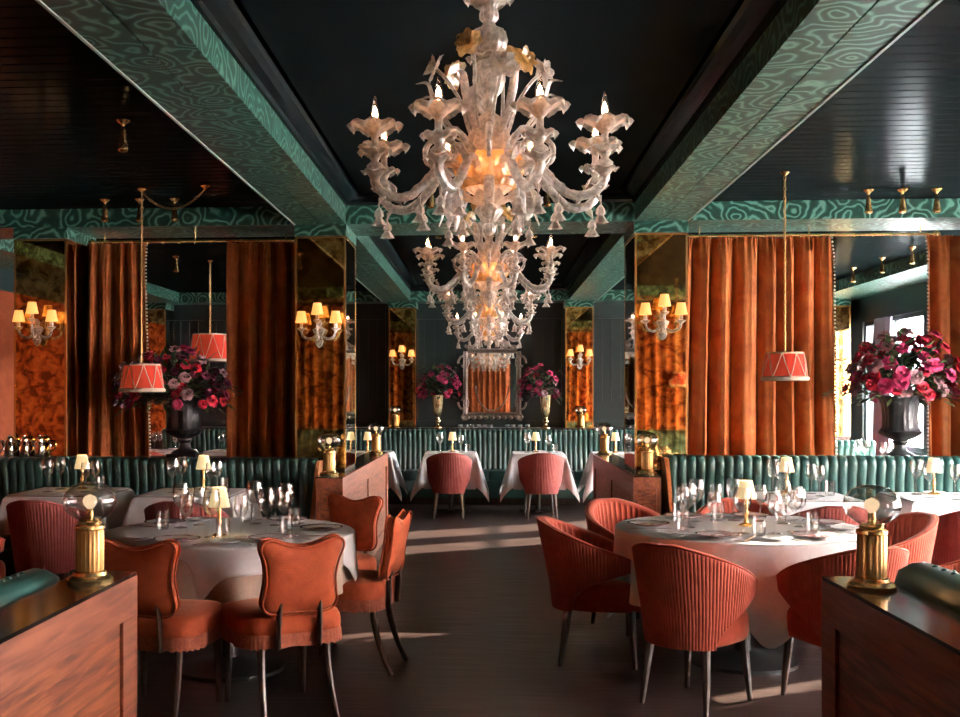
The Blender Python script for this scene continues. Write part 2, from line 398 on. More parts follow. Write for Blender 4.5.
# panelling of the far wall: stiles, rails and fluted boards
def panelling(xa, xb, n):
    mb = MB(); y0, y1 = Y_FAR-.03, Y_FAR
    mb.box(xa, xb, y0, y1, .98, 1.12); mb.box(xa, xb, y0, y1, 2.62, ZB); mb.box(xa, xb, y0+.008, y1, 1.28, 1.36)
    for i in range(n+1):
        x = xa+(xb-xa)*i/n; mb.box(max(xa, x-.05), min(xb, x+.05), y0, y1, 1.36, 2.62)
        if i < n:
            w = (xb-xa)/n
            for k in range(1, 5): mb.box(x+w*k/5-.012, x+w*k/5+.012, y0+.015, y1, 1.4, 2.6)
    return mb
for a, b, n in ((-X0+.02, X0-.02, 3), (X1, 4.9, 5), (-4.9, -X1, 5)):
    trim(panelling(a, b, n), M['wallk'])

# right wall with its windows
wins = [(-4.4,-2.9,.55), (-2.6,-1.1,.55), (-.8,.7,.55), (2.3,4.1,.55), (4.4,6.2,.55), (6.45,8.1,.55),
        (9.45,10.75,.8), (10.95,12.2,.8), (12.4,13.45,.8), (13.6,15.75,.8)]
ZH = 2.52
mb = MB(); yp = Y_BACK-.2
for (a, b, zs) in wins:
    mb.box(W, W+.2, yp, a, 0, 3.2); mb.box(W, W+.2, a, b, 0, zs); mb.box(W, W+.2, a, b, ZH, 3.2); yp = b
mb.box(W, W+.2, yp, Y_FAR+.2, 0, 3.2)
struct(mb.build('wall_right', M['wallk'], smooth=0))
for i, (a, b, zs) in enumerate(wins):
    fr = MB()
    fr.box(W+.03, W+.12, a, a+.05, zs, ZH).box(W+.03, W+.12, b-.05, b, zs, ZH).box(W+.03, W+.12, a, b, zs, zs+.06).box(W+.03, W+.12, a, b, ZH-.06, ZH)
    fr.box(W+.05, W+.10, (a+b)/2-.018, (a+b)/2+.018, zs, ZH).box(W+.05, W+.10, a, b, 2.02, 2.05)
    w = struct(fr.build('window_%d' % (i+1), M['wallk'], smooth=0))
    MB().box(W+.071, W+.077, a+.05, b-.05, zs+.06, ZH-.06).build('pane', M['pane'], w, smooth=0)
    li = bpy.data.lights.new('sky_portal', 'AREA'); li.shape = 'RECTANGLE'; li.size = ZH-zs; li.size_y = b-a; li.cycles.is_portal = True
    lo = bpy.data.objects.new('sky_portal', li); COL.objects.link(lo); lo.location = (W+.19, (a+b)/2, (zs+ZH)/2); lo.rotation_euler = (0, R(90), 0)
struct(MB().box(W+.2, 40, -30, 60, -.25, -.15).build('street_ground', M['strg'], smooth=0))
mb = MB().box(14, 18, -24, 13.05, -.2, 6.6)  # unseen building, added to keep direct sun off most front windows
for k in range(10):
    for zz in (.6, 3.6): mb.box(13.9, 14, -22+3.6*k, -20.2+3.6*k, zz, zz+1.9)
struct(mb.build('sun_block_building', M['sunblk'], smooth=0))

# low wall between the columns that carries urns, curtains and pots
for yl in (YL, YN):
    for s in (-1, 1):
        xs = sorted((s*X1, s*W))
        struct(MB().box(xs[0], xs[1], yl+.03, yl+DB-.03, 0, .95).build('wall_divider', M['wallk'], smooth=0))
        trim(MB().box(xs[0], xs[1], yl+.01, yl+DB-.01, .95, .98), M['woodd'])

# ------------------------------------------------------------------ columns
def column(label, xa, xb, ya, yb, z0=0., side=True):
    t = thing('mirrored_column', label, 'column', ((xa+xb)/2, (ya+yb)/2, 0))
    w, d = (xb-xa)/2, (yb-ya)/2
    MB().box(-w+.006, w-.006, -d+.006, d-.006, z0, ZB-.09).build('core', M['woodd'], t, smooth=0)
    MB().box(-w-.006, w+.006, -d-.006, d+.006, ZB-.09, ZB-.001).build('capital', M['mal'], t, smooth=0)
    zt = ZB-.11
    for sg in (-1, 1):
        MB().box(-w+.014, w-.014, *sorted((sg*d, sg*(d-.008))), max(z0, .92), zt).build('mirror_panel', M['amber'], t, smooth=0)
        mb = MB(); mb.box(*sorted((sg*w, sg*(w-.008))), -d+.014, d-.014, max(z0, .92), zt)
        mb.build('side_mirror', M['mirror'], t, smooth=0)['label'] = 'clear silver side mirror'
    mb = MB()
    for sx in (-1, 1):
        for sy in (-1, 1): mb.box(*sorted((sx*(w+.003), sx*(w-.014))), *sorted((sy*(d+.003), sy*(d-.014))), max(z0, .92), zt)
    mb.box(-w-.003, w+.003, -d-.003, d+.003, zt, zt+.015)
    mb.build('brass_trim', M['brass'], t, smooth=0)
    return t
column('amber mirrored column with wall light left of the aisle, middle row', -X1, -X0, YL, YL+DB)
column('amber mirrored column with wall light right of the aisle, middle row', X0, X1, YL, YL+DB)
column('mirrored column at far left edge beside the silver pots', -3.82, -3.39, YL, YL+DB)
column('mirrored column behind the rightmost orange curtain', 3.88, 4.28, YL, YL+DB)
column('mirrored column left of the aisle behind the viewer', -X1, -X0, YN, YN+DB)
column('mirrored column right of the aisle behind the viewer', X0, X1, YN, YN+DB)
column('slim mirrored pilaster left of the ornate wall mirror', -1.44, -1.05, YF, Y_FAR-.01)
column('slim mirrored pilaster right of the ornate wall mirror', 1.09, 1.48, YF, Y_FAR-.01)
column('narrow mirrored pilaster in the far left corner seen beside the curtain', -5.05, -4.72, YF, Y_FAR-.01)
column('narrow mirrored pilaster in the far right corner by the windows', 4.72, 5.05, YF, Y_FAR-.01)

# ------------------------------------------------------------------ partitions
def partition(label, s, ya, yb, col=None, panels=2):
    """waist-high timber partition; s=-1 left of the aisle"""
    xi = 1.07 if col else 1.195
    xi = 1.10 if (not col and s > 0) else xi
    t = thing('wooden_partition', label, 'partition', (s*xi, (ya+yb)/2, 0))
    L = (yb-ya)/2; bx = lambda mb, a, b, *r: mb.box(min(s*a, s*b), max(s*a, s*b), *r)
    core = MB()
    bx(core, .012, .055, -L, L, 0, .888)
    if col:
        c0, c1 = col[0]-(ya+yb)/2-.008, col[1]-(ya+yb)/2+.008
        bx(core, .055, .2, -L, c0, 0, .888); bx(core, .055, .2, c1, L, 0, .888)
    else: bx(core, .055, .13, -L, L, 0, .888)
    core.build('panel', M['wood'], t, smooth=0)
    fr = MB(); st = .13
    bx(fr, 0, .012, -L, L, 0, .12); bx(fr, 0, .012, -L, L, .755, .888)
    for i in range(panels+1):
        y = -L+(2*L-st)*i/panels
        bx(fr, 0, .012, y, y+st, .12, .755)
    fr.build('frame', M['woodp'], t, bevel=.002, smooth=0)
    wd = .2 if col else .13
    for e in (-1, 1):
        ep = MB(); y0, y1 = sorted((e*L, e*(L+.012)))
        bx(ep, 0, .03, y0, y1, 0, .888); bx(ep, wd-.03, wd, y0, y1, 0, .888); bx(ep, .03, wd-.03, y0, y1, .80, .888); bx(ep, .03, wd-.03, y0, y1, 0, .1)
        ep.build('end_post', M['woodp'], t, smooth=0)
    cap = MB(); 
    if col:
        bx(cap, .002, .056, -L-.012, L+.012, .888, .9); bx(cap, .056, .205, -L-.012, c0, .888, .9); bx(cap, .056, .205, c1, L+.012, .888, .9)
    else: bx(cap, .002, .185, -L-.012, L+.012, .888, .9)
    cap.build('ledge', M['cap'], t, smooth=0)
    return t
partition('waist-high red wood partition left of the aisle under the mirrored column', -1, 8.03, 11.62, (YL, YL+DB))
partition('waist-high red wood partition right of the aisle under the mirrored column', 1, 8.28, 11.42, (YL, YL+DB))
partition('wooden partition in the lower left corner carrying a globe lamp', -1, 2.12, 3.66, panels=1)
partition('dark wooden partition in the lower right corner carrying a globe lamp', 1, 2.12, 3.72, panels=1)

# ------------------------------------------------------------------ banquettes
def channel_back(x0, x1, yb, z0, z1, pitch=.07, thick=.13, face=-1, lean=.07):
    """upright leather backrest with vertical channels; front faces face*y"""
    n = max(2, round((x1-x0)/pitch)); P = []; sub = 8
    prof = [(0, 0.), (.0, .25), (.02, .5), (.0, .75), (-.035, .9), (-.03, .965), (.0, 1.), (.05, 1.005), (.1, .985), (thick, .93), (thick, .0)]
    for i in range(n*sub+1):
        x = x0+(x1-x0)*i/(n*sub); sc = abs(sin(pi*i/sub)); dz = .016*(sc**.6-1)
        row = []
        for k, (d, h) in enumerate(prof):
            dd = d-dz if k < 8 else d
            hh = h*(z1-z0)+ (dz*.6 if 4 < k < 9 else 0)
            row.append((x, yb+face*(-1)*(dd - lean*(1-h)*(1 if k < 9 else 0)), z0+hh))
        P.append(row)
    mb = MB(); b = mb.quadgrid(P); n2 = len(prof); nn = len(P)
    mb.f.append(tuple(range(b, b+n2))); mb.f.append(tuple(range(b+(nn-1)*n2, b+nn*n2))[::-1])
    return mb
def banquette(label, x0, x1, yb, ztop, face=-1, panel=None):
    t = thing('banquette', label, 'banquette', ((x0+x1)/2, yb, 0)); L = (x1-x0)/2
    channel_back(-L, L, 0, .36, ztop, face=face).build('backrest', M['leather'], t, smooth=60)
    sy = sorted((face*.07, face*.44)); 
    se = MB()
    n = max(2, round(2*L/.6))
    for i in range(n):
        a = -L+2*L*i/n; se.box(a+.004, a+2*L/n-.004, sy[0], sy[1], .33, .47)
    se.build('seat', M['leather'], t, bevel=.03)
    py = sorted((-face*.11, face*.40)); MB().box(-L, L, py[0], py[1], .1, .33).build('plinth', M['leather'], t, smooth=0)
    py = sorted((-face*.11, face*.34)); MB().box(-L+.02, L-.02, py[0], py[1], 0, .1).build('kickboard', M['woodd'], t, smooth=0)
    for sd in (panel or []):
        xx = sorted((sd*L, sd*(L+.03)))
        pr = [(face*.46, 0), (face*.46, .50), (face*.3, .60), (face*.10, ztop-.1), (face*.03, ztop-.02), (-face*.12, ztop-.02), (-face*.12, 0)]
        mb = MB(); mb.extrude(pr, 'x', *xx); mb.build('end_panel', M['honey'], t, smooth=0)
    return t
banquette('long green channelled banquette below the left curtains', -5.15, -1.34, 8.50, 1.005, panel=[1])
banquette('long green channelled banquette below the right curtains and urn', 1.36, 5.15, 8.50, 1.04, panel=[-1])
banquette('green channelled banquette along the far wall under the ornate mirror', -4.65, 4.65, 15.40, 1.02)
banquette('green channelled banquette behind the viewer on the right side', 1.36, 5.15, YN+DB+.14, 1.03, face=1)
banquette('green channelled banquette behind the viewer on the left side', -5.15, -1.36, YN+DB+.14, 1.03, face=1)
trim(MB().box(-4.65, 4.65, 15.53, YF-.01, 0, 1.03), M['woodd'])       # ledge behind the far banquette
for s in (-1, 1):                                                        # parts of the ledge between the pilasters
    pass
trim(MB().box(-1.03, 1.07, YF-.01, Y_FAR-.03, 0, 1.03), M['woodd'])
trim(MB().box(1.50, 4.65, YF-.01, Y_FAR-.03, 0, 1.03), M['woodd'])
trim(MB().box(-4.65, -1.46, YF-.01, Y_FAR-.03, 0, 1.03), M['woodd'])

def roll_seat(label, s, ya, yb, xi, zt=.975):
    """short banquette backing on to a foreground partition, tufted roll on top"""
    t = thing('banquette', label, 'banquette', (s*xi, (ya+yb)/2, 0)); L = (yb-ya)/2
    P = []; prof = [(0, .62), (0, .90), (.015, .95), (.05, .97), (.09, .975), (.14, .96), (.17, .91), (.185, .45), (.185, .40), (.0, .40)]
    for i in range(41):
        y = -L+2*L*i/40; e = (1 if 0 < i < 40 else .985)*(zt-.40)/.575
        P.append([(s*x, y, .40+(z-.40)*e) for x, z in prof])
    mb = MB(); b = mb.quadgrid(P, closed_v=True); n = len(prof)
    mb.f.append(tuple(range(b, b+n))); mb.f.append(tuple(range(b+40*n, b+41*n)))
    bk = mb.build('backrest', M['leather'], t, smooth=60)
    for i in range(9):
        y = -L+.12+(2*L-.24)*i/8
        for xx, zz in ((.085, zt-.002), (.14, zt-.018)): MB().lathe([(0, .008), (.007, .006), (.011, 0), (.011, -.004)], 8, (s*xx, y, zz)).build('button', M['leather'], bk)
    MB().box(*sorted((s*.19, s*.66)), -L, L, .34, .47).build('seat', M['leather'], t, bevel=.03)
    MB().box(*sorted((s*.0, s*.6)), -L, L, 0, .335).build('plinth', M['woodd'], t, smooth=0)
roll_seat('green leather seat back behind the lower left partition', -1, 2.86, 3.5, 1.385, .937)
roll_seat('tufted green leather seat back behind the lower right partition', 1, 2.86, 3.66, 1.305, .965)

# ------------------------------------------------------------------ curtains and rods
def curtain(label, xa, xb, y, z0, z1, folds, seed=1, amp=.05, pom=(), top_pull=0.):
    nx, nz = folds*20, 26; P = []; w = xb-xa; c = (xa+xb)/2
    ph = [noise.noise(Vector((i/nx*folds*.45, seed*3.7, 0)))*2.4 for i in range(nx+1)]
    Q = []
    for i in range(nx+1):
        u = i/nx; row = []; rowb = []
        for j in range(nz+1):
            h = j/nz; a = amp*(1-.55*max(0, (h-.9)/.1))
            t = 2*pi*folds*u+ph[i]+.25*sin(h*3+seed)
            yy = -a*(2*abs(cos(t/2))**.7-1)+.22*a*sin(1.3*t+seed+h*1.2)*(1-h*.4)+.05*a*sin(4.1*t+seed*2+h)
            if h > .94: yy += .012*sin(t*5)
            xx = (u-.5)*w*(1+top_pull*(h-.5)) + .012*cos(t)
            row.append((xx, yy, z0+(z1-z0)*h+(.01*sin(t*4) if j == nz else 0)))
            rowb.append((xx, yy+.006, z0+(z1-z0)*h))
        P.append(row); Q.append(rowb)
    mb = MB(); b1 = mb.quadgrid(P); b2 = mb.quadgrid(Q, flip=True); n2 = nz+1
    for i in range(nx):
        mb.f.append((b1+i*n2, b2+i*n2, b2+(i+1)*n2, b1+(i+1)*n2)); mb.f.append((b1+i*n2+nz, b1+(i+1)*n2+nz, b2+(i+1)*n2+nz, b2+i*n2+nz))
    for i in (0, nx):
        for j in range(nz): mb.f.append((b1+i*n2+j, b1+i*n2+j+1, b2+i*n2+j+1, b2+i*n2+j))
    o = mb.build('curtain', M['cur'], smooth=80, fixn=False); o.location = (c, y, 0); tag(o, label, 'curtain')
    for sd in pom:
        i = nx if sd > 0 else 0; pm = MB()
        for k in range(60):
            h = (k+.5)/60; p = Vector(P[i][min(nz, int(h*nz))]); q = Vector(P[i][min(nz, int(h*nz)+1)]); p = p.lerp(q, h*nz-int(h*nz))
            pm.lathe([(0, -.009), (.008, -.005), (.008, .005), (0, .009)], 6, (p.x+sd*.01, p.y, p.z))
        pm.build('pompom_trim', M['trim'], o)
    return o
ZR = 2.79; YC = YL+.44
curtain('broad burnt-orange curtain just right of the right column behind red pendant', 1.57, 2.74, YC, .985, ZR-.02, 7, 1, .075, (1,), -.05)
curtain('burnt-orange curtain cut by the right edge, right of the urn', 3.47, 4.9, YC, .985, ZR-.02, 9, 5, .075, (-1,))
curtain('burnt-orange curtain left of the left urn behind a red pendant', -3.46, -2.86, YC, .985, ZR-.02, 5, 3, .065, (1,), -.16)
curtain('burnt-orange curtain between left urn and the left mirrored column', -2.19, -1.57, YC, .985, ZR-.02, 4, 8, .065, ())
for xa, xb, f, sd, lb in ((1.57, 2.8, 9, 12, 'orange curtain behind the viewer right of the aisle'), (3.3, 4.9, 11, 13, 'orange curtain behind the viewer at far right'),
                      (-2.8, -1.57, 9, 14, 'orange curtain behind the viewer left of the aisle'), (-4.9, -3.3, 11, 15, 'orange curtain behind the viewer at far left')):
    curtain(lb, xa, xb, YN+.33, .985, ZR-.02, f, sd, .055)
for xa, xb, sd, lb in ((-4.2, -1.3, 21, 'orange curtain on the back wall, left'), (-.9, .7, 22, 'orange curtain on the back wall, middle'), (1.2, 4.2, 23, 'orange curtain on the back wall, right')):
    curtain(lb, xa, xb, Y_BACK+.2, .02, 2.8, 8, sd, .07)
def rod(label, xa, xb, y):
    t = thing('curtain_rod', label, 'curtain rod', ((xa+xb)/2, y, ZR)); L = (xb-xa)/2
    MB().tube([(-L, 0, 0), (L, 0, 0)], .012, 10).build('pole', M['brass'], t)
    for s in (-1, 1): MB().lathe([(0, -.03), (.02, -.02), (.026, 0), (.02, .02), (0, .03)], 12, (s*(L-.03), 0, 0)).build('finial', M['brass'], t)
    for k in range(3):
        x = -L*.85+L*.85*k; MB().tube([(x, 0, .01), (x, 0, ZB-ZR)], .006, 6).build('bracket', M['brass'], t)
    n = int(2*L/.14)
    rg = MB()
    for k in range(n):
        x = -L+.1+(2*L-.2)*k/(n-1); rg.tube([(x, .017*cos(a), .017*sin(a)-.004) for a in [2*pi*q/10 for q in range(11)]], .003, 5, cap=False)
    r = rg.build('ring', M['brass'], t); r['kind'] = 'stuff'
rod('brass curtain rod above the right curtains and urn', 1.55, 3.60, YC)
rod('brass curtain rod above the left curtains and urn', -3.37, -1.55, YC)

# ------------------------------------------------------------------ dining chair (butterfly back)
def pillow(outline, thick, rings=6, dome=.5):
    """closed padded shape from a 2-D outline (list of Vectors x,z), thickness along y"""
    mb = MB(); n = len(outline); c = sum((Vector(p) for p in outline), Vector((0,0,0)))/n
    P = []
    rs = [1.0]+[1-.02-.98*(k/rings)**1.3 for k in range(rings)]
    def lay(sgn):
        rows = []
        for r in (1., .985, .95, .88, .7, .45, .2, .04):
            t = thick*.5*(max(0, 1-r**7))**.5*(.72+.28*(1-r*r)*dome*2)
            rows.append([(c.x+(p[0]-c.x)*r, sgn*t, c.z+(p[2]-c.z)*r) for p in outline])
        return rows
    rows = lay(-1)[::-1]+lay(1)[1:]
    b = mb.quadgrid(rows, closed_v=True)
    mb.f.append(tuple(b+k for k in range(n))); mb.f.append(tuple(b+(len(rows)-1)*n+k for k in range(n))[::-1])
    return mb
half = [(0, .0), (.10, -.004), (.165, .008), (.192, .045), (.186, .10), (.178, .17), (.190, .25), (.212, .31), (.207, .345), (.175, .360), (.13, .352), (.07, .332), (0, .322)]
bo = [Vector((x, 0, z)) for x, z in half]+[Vector((-x, 0, z)) for x, z in half[1:-1][::-1]]
bo = spline(bo, 4, True)
def make_dining_chair():
    t = thing('dining_chair', 'x', 'chair', group=None)
    so = []
    for k in range(48):
        a = 2*pi*k/48; ca, sa = cos(a), sin(a); p = 2/5.
        x = .255*math.copysign(abs(ca)**p, ca); y = .245*math.copysign(abs(sa)**p, sa)
        x *= 1+.06*sa
        so.append((x, y))
    rows = []
    for (r, z) in ((.93, .385), (1., .40), (1.012, .43), (1.0, .462), (.96, .482), (.86, .495), (.6, .507), (.3, .512), (.02, .513)):
        rows.append([(x*r, y*r, z) for x, y in so])
    mb = MB(); b = mb.quadgrid(rows, closed_v=True); mb.f.append(tuple(b+k for k in range(48))); mb.f.append(tuple(b+8*48+k for k in range(48)))
    mb.build('seat', M['vel'], t, smooth=60)
    fr = []; nf = 144
    for z, r in ((.408, 1.012), (.385, 1.02), (.345, 1.03)):
        row = []
        for k in range(nf):
            q = k*48/nf; i = int(q); x, y = so[i]; x2, y2 = so[(i+1) % 48]; f = q-i
            rr = r*(1+(.008*sin(k*2.1) if z < .4 else 0)); row.append(((x+(x2-x)*f)*rr, (y+(y2-y)*f)*rr, z+(.004*sin(k*1.3) if z < .36 else 0)))
        fr.append(row)
    mb = MB(); mb.quadgrid(fr, closed_v=True); mb.quadgrid([[(x*.985, y*.985, z) for x, y, z in row] for row in fr], closed_v=True, flip=True)
    mb.build('fringe', M['fringe'], t, smooth=60, fixn=False)
    bk = pillow(bo, .085).build('backrest', M['vel'], t, smooth=70)
    bk.location = (0, -.25, .508); bk.scale = (.94, 1, .96); bk.rotation_euler = (R(9), 0, 0)
    pp = MB()
    for sg in (-1, 1): pp.tube([Vector((p.x*.995+0*p.x, sg*.022, .18+(p.z-.18)*.995)) for p in bo+[bo[0]]], .006, 6, cap=False)
    pp.build('piping', M['vel'], bk)
    for s in (-1, 1):
        MB().tube(spline([(s*.10, -.262, .345), (s*.10, -.268, .43), (s*.098, -.272, .52), (s*.092, -.283, .60)], 3), [.017]*10, 8, flat=.7).build('back_post', M['woodd'], t)
        MB().tube(spline([(s*.16, -.19, .40), (s*.162, -.205, .26), (s*.168, -.245, .12), (s*.175, -.30, .0)], 4), [.021-.008*k/12 for k in range(13)], 8).build('leg', M['woodd'], t)
        MB().tube(spline([(s*.19, .19, .40), (s*.192, .20, .26), (s*.195, .205, .12), (s*.198, .215, .0)], 4), [.023-.011*k/12 for k in range(13)], 8).build('leg', M['woodd'], t)
    return t
def face(dx, dy): return atan2(dy, dx)-pi/2        # local +y is the front
DC = Proto(make_dining_chair())
TL = (-1.42, 5.95); TR = (1.42, 6.30)
DC.place((-1.0, 5.22, 0), face(-.50, .86), 'nearest orange velvet butterfly-back chair, back to viewer, at left round table')
DC.place((-1.54, 5.12, 0), face(.12, .99), 'orange butterfly-back chair beside the lower left globe lamp, partly behind the partition')
DC.place((-.79, 6.08, 0), face(-1., .16), 'orange butterfly-back chair seen side-on next to the aisle, left round table')
DC.place((-1.0, 6.82, 0), face(-.45, -.9), 'orange butterfly-back chair in front of the left wooden partition, facing the viewer')

# ------------------------------------------------------------------ tub chair with ribbed back
def make_tub(shell_m, seat_m, name_cat, ribs=72):
    t = thing('tub_chair', 'x', 'chair')
    def plan(u):                                    # u -1..1 along the U, front is +y
        a = u*R(128)                                # angle from the back
        rx, ry = .292, .30
        x = rx*sin(a); y = -ry*cos(a)
        if abs(a) > pi/2: x = math.copysign(rx-.05*((abs(a)-pi/2)/R(38))**1.5, u); y = (abs(a)-pi/2)*.33
        return x, y
    NU = ribs*6; rows = []; nv = 9
    for i in range(NU+1):
        u = -1+2*i/NU; au = abs(u)
        x, y = plan(u)
        ztop = .80-.20*max(0, (au-.12)/.88)**1.25
        tb = min(1, max(0, (au-.44)/.56)); zbot = .305+.225*(tb**.42 if tb > 0 else 0)
        rp = .0042*(abs(sin(pi*i/6))**.6)
        # outward normal of the plan curve
        x2, y2 = plan(min(1, u+.004)); x1, y1 = plan(max(-1, u-.004)); tx, ty = x2-x1, y2-y1; l = math.hypot(tx, ty); nx, ny = ty/l, -tx/l
        def pt(off, z):
            k = .80+.20*(z-.30)/.50
            return ((x+nx*off)*k, (y+ny*off)*k-.03*max(0, (z-.45)/.35)*(1-au), z)
        row = []
        for j in range(nv+1): row.append(pt(rp, zbot+(ztop-.012-zbot)*j/nv))
        row += [pt(-.004, ztop), pt(-.02, ztop+.006), pt(-.04, ztop), pt(-.054, ztop-.014)]
        rq = .007*abs(sin(pi*i/15))
        for j in range(nv+1): row.append(pt(-.058+rq*(1-.7*j/nv), ztop-.03+(max(zbot, .33)-ztop+.03)*j/nv))
        rows.append(row)
    mb = MB(); b = mb.quadgrid(rows, closed_v=True); n = len(rows[0])
    mb.f.append(tuple(range(b, b+n))); mb.f.append(tuple(range(b+NU*n, b+(NU+1)*n))[::-1])
    sh = mb.build('ribbed_shell', shell_m, t, smooth=70)
    pi_ = MB(); pi_.tube([(Vector(r[nv])+Vector(r[nv+1]))/2+Vector((0, 0, .004)) for r in rows[::3]], .006, 6)
    pi_.build('piping', seat_m, sh)
    so = []
    for k in range(40):
        a = 2*pi*k/40; ca, sa = cos(a), sin(a)
        so.append((.192*math.copysign(abs(ca)**.62, ca), .055+.235*math.copysign(abs(sa)**.62, sa)))
    rr = []
    for (r, z) in ((.9, .305), (.97, .31), (1., .34), (1., .40), (.985, .43), (.93, .45), (.75, .462), (.4, .468), (.02, .47)):
        rr.append([(x*r, .055+(y-.055)*r, z) for x, y in so])
    mb = MB(); b = mb.quadgrid(rr, closed_v=True); mb.f.append(tuple(b+k for k in range(40))); mb.f.append(tuple(b+8*40+k for k in range(40)))
    mb.build('seat', seat_m, t, smooth=60)
    for sx in (-1, 1):
        for yy, lean in ((-.15, -.04), (.20, .02)):
            MB().tube([(sx*.15, yy, .315), (sx*.165, yy+lean*.5, .15), (sx*.175, yy+lean, 0)], [.023, .019, .012], 8).build('leg', M['woodd'], t)
    return t
TC = Proto(make_tub(M['velr'], M['seat'], 'chair'))
TP = Proto(make_tub(M['velp'], M['velp'], 'chair', 60))
TC.place((1.0, 5.45, 0), face(.66, .75), 'nearest coral ribbed tub chair, back to viewer, at right round table')
TC.place((.60, 6.28, 0), face(1., -.12), 'coral tub chair side-on by the aisle at right round table')
TC.place((.92, 7.20, 0), face(.45, -.89), 'coral tub chair facing viewer in front of the right wooden partition')
TC.place((1.70, 5.46, 0), face(-.3, .95), 'coral ribbed tub chair behind the lower right globe lamp')
TC.place((1.62, 7.28, 0), face(-.2, -1), 'coral tub chair on the far side of right round table, behind its lamp')
TC.place((2.28, 6.62, 0), face(-1, -.25), 'coral tub chair at the right side of right round table')
TC.place((2.62, 5.95, 0), face(-.75, .66), 'pleated coral tub chair cut by the right edge above the tufted seat back')
TP.place((2.20, 7.36, 0), face(0, 1), 'rose tub chair in front of the banquette table left of the urn')
TP.place((3.12, 7.36, 0), face(0, 1), 'rose tub chair in front of the banquette table below the urn')
TP.place((-3.0, 7.38, 0), face(.08, 1), 'dark red tub chair at far left banquette table')
TP.place((-2.05, 7.38, 0), face(0, 1), 'red tub chair at banquette table behind left round table')
TP.place((-.49, 13.54, 0), face(0, 1), 'rose tub chair at far end, left of the two down the aisle')
TP.place((.63, 13.54, 0), face(-.06, 1), 'rose tub chair at far end, right of the two down the aisle')
TC.place((-3.3, 6.6, 0), face(.5, .8), 'dark red tub chair cut by the left edge behind the globe lamp')
TC.place((4.15, 11.6, 0), face(-.3, 1), 'orange tub chair in the window room seen left of the urn')
TC.place((4.45, 14.0, 0), face(.2, 1), 'orange tub chair near the far windows behind the urn')
TC.place((-4.3, 13.75, 0), face(0, 1), 'red tub chair in the far left room beneath the second pendant')

TC.place((-.9, -2.2, 0), face(.2, 1), 'orange tub chair behind the viewer, left, seen in mirrors')
TC.place((.9, -2.3, 0), face(-.2, 1), 'orange tub chair behind the viewer, right, seen in mirrors')
# ------------------------------------------------------------------ tables and cloths
def round_table(label, clab, c, Rr, drop, nf, seed, over=None, z=.75):
    t = thing('round_table', label, 'table', (*c, 0))
    MB().lathe([(0, z-.035), (Rr-.03, z-.035), (Rr-.02, z-.03), (Rr-.02, z-.008), (Rr-.03, z-.005), (0, z-.005)], 40).build('tabletop', M['woodd'], t)
    MB().lathe([(.05, .06), (.045, .1), (.04, .4), (.06, z-.05), (.12, z-.036)], 20).build('pedestal', M['black'], t)
    MB().lathe([(.0, 0), (.30, 0), (.30, .02), (.1, .05), (.05, .07)], 28).build('base', M['black'], t)
    def cloth(nm, lb, m, zz, RR, dr, nf, ph, flare):
        nu = 180; P = []
        for i in range(nu):
            a = 2*pi*i/nu; row = []
            w = .5+.5*sin(nf*a+ph+.9*sin(2*a+seed)); sq = (0 if nm == 'under_cloth' else .15)*max(0, cos(4*(a+R(92))))**5
            for k in range(5): row.append((RR*k/5*cos(a), RR*k/5*sin(a), 0))
            d = dr+sq
            for h, o in ((0, -.006), (.004, 0), (.014, .004)): row.append(((RR+o)*cos(a), (RR+o)*sin(a), -h))
            for k in range(1, 9):
                q = k/8; rr = RR+.006+(flare*(w-.35))*q**1.2 - .02*q*(1-w)
                row.append((rr*cos(a), rr*sin(a), -.014-(d-.014)*q))
            P.append(row)
        Q = [[(x*.9965, y*.9965, zc-.0025) for x, y, zc in row] for row in P]
        mb = MB(); b1 = mb.quadgrid(P, closed_u=True); b2 = mb.quadgrid(Q, closed_u=True, flip=True); n = len(P[0])
        for i in range(nu): mb.f.append((b1+i*n+n-1, b1+((i+1) % nu)*n+n-1, b2+((i+1) % nu)*n+n-1, b2+i*n+n-1))
        o = mb.build(nm, m, smooth=60, fixn=False); o.location = (*c, zz); tag(o, lb, 'tablecloth')
    if over:
        cloth('tablecloth', over, M['linen'], z+.004, Rr+.006, .135, 9, 1.2, .03)
        cloth('under_cloth', clab, M['linen2'], z, Rr, drop, nf, 0, .05)
    else: cloth('tablecloth', clab, M['linen'], z+.004, Rr, drop, nf, seed, .085)
    return t
round_table('round dining table under white cloth left of the aisle', 'cream long under-cloth of the left round table', TL, .68, .28, 13, 2., 'white top cloth on the round table among orange chairs')
round_table('round dining table under white cloth right of the aisle', 'white cloth on the round table among coral tub chairs', TR, .70, .37, 12, .7)

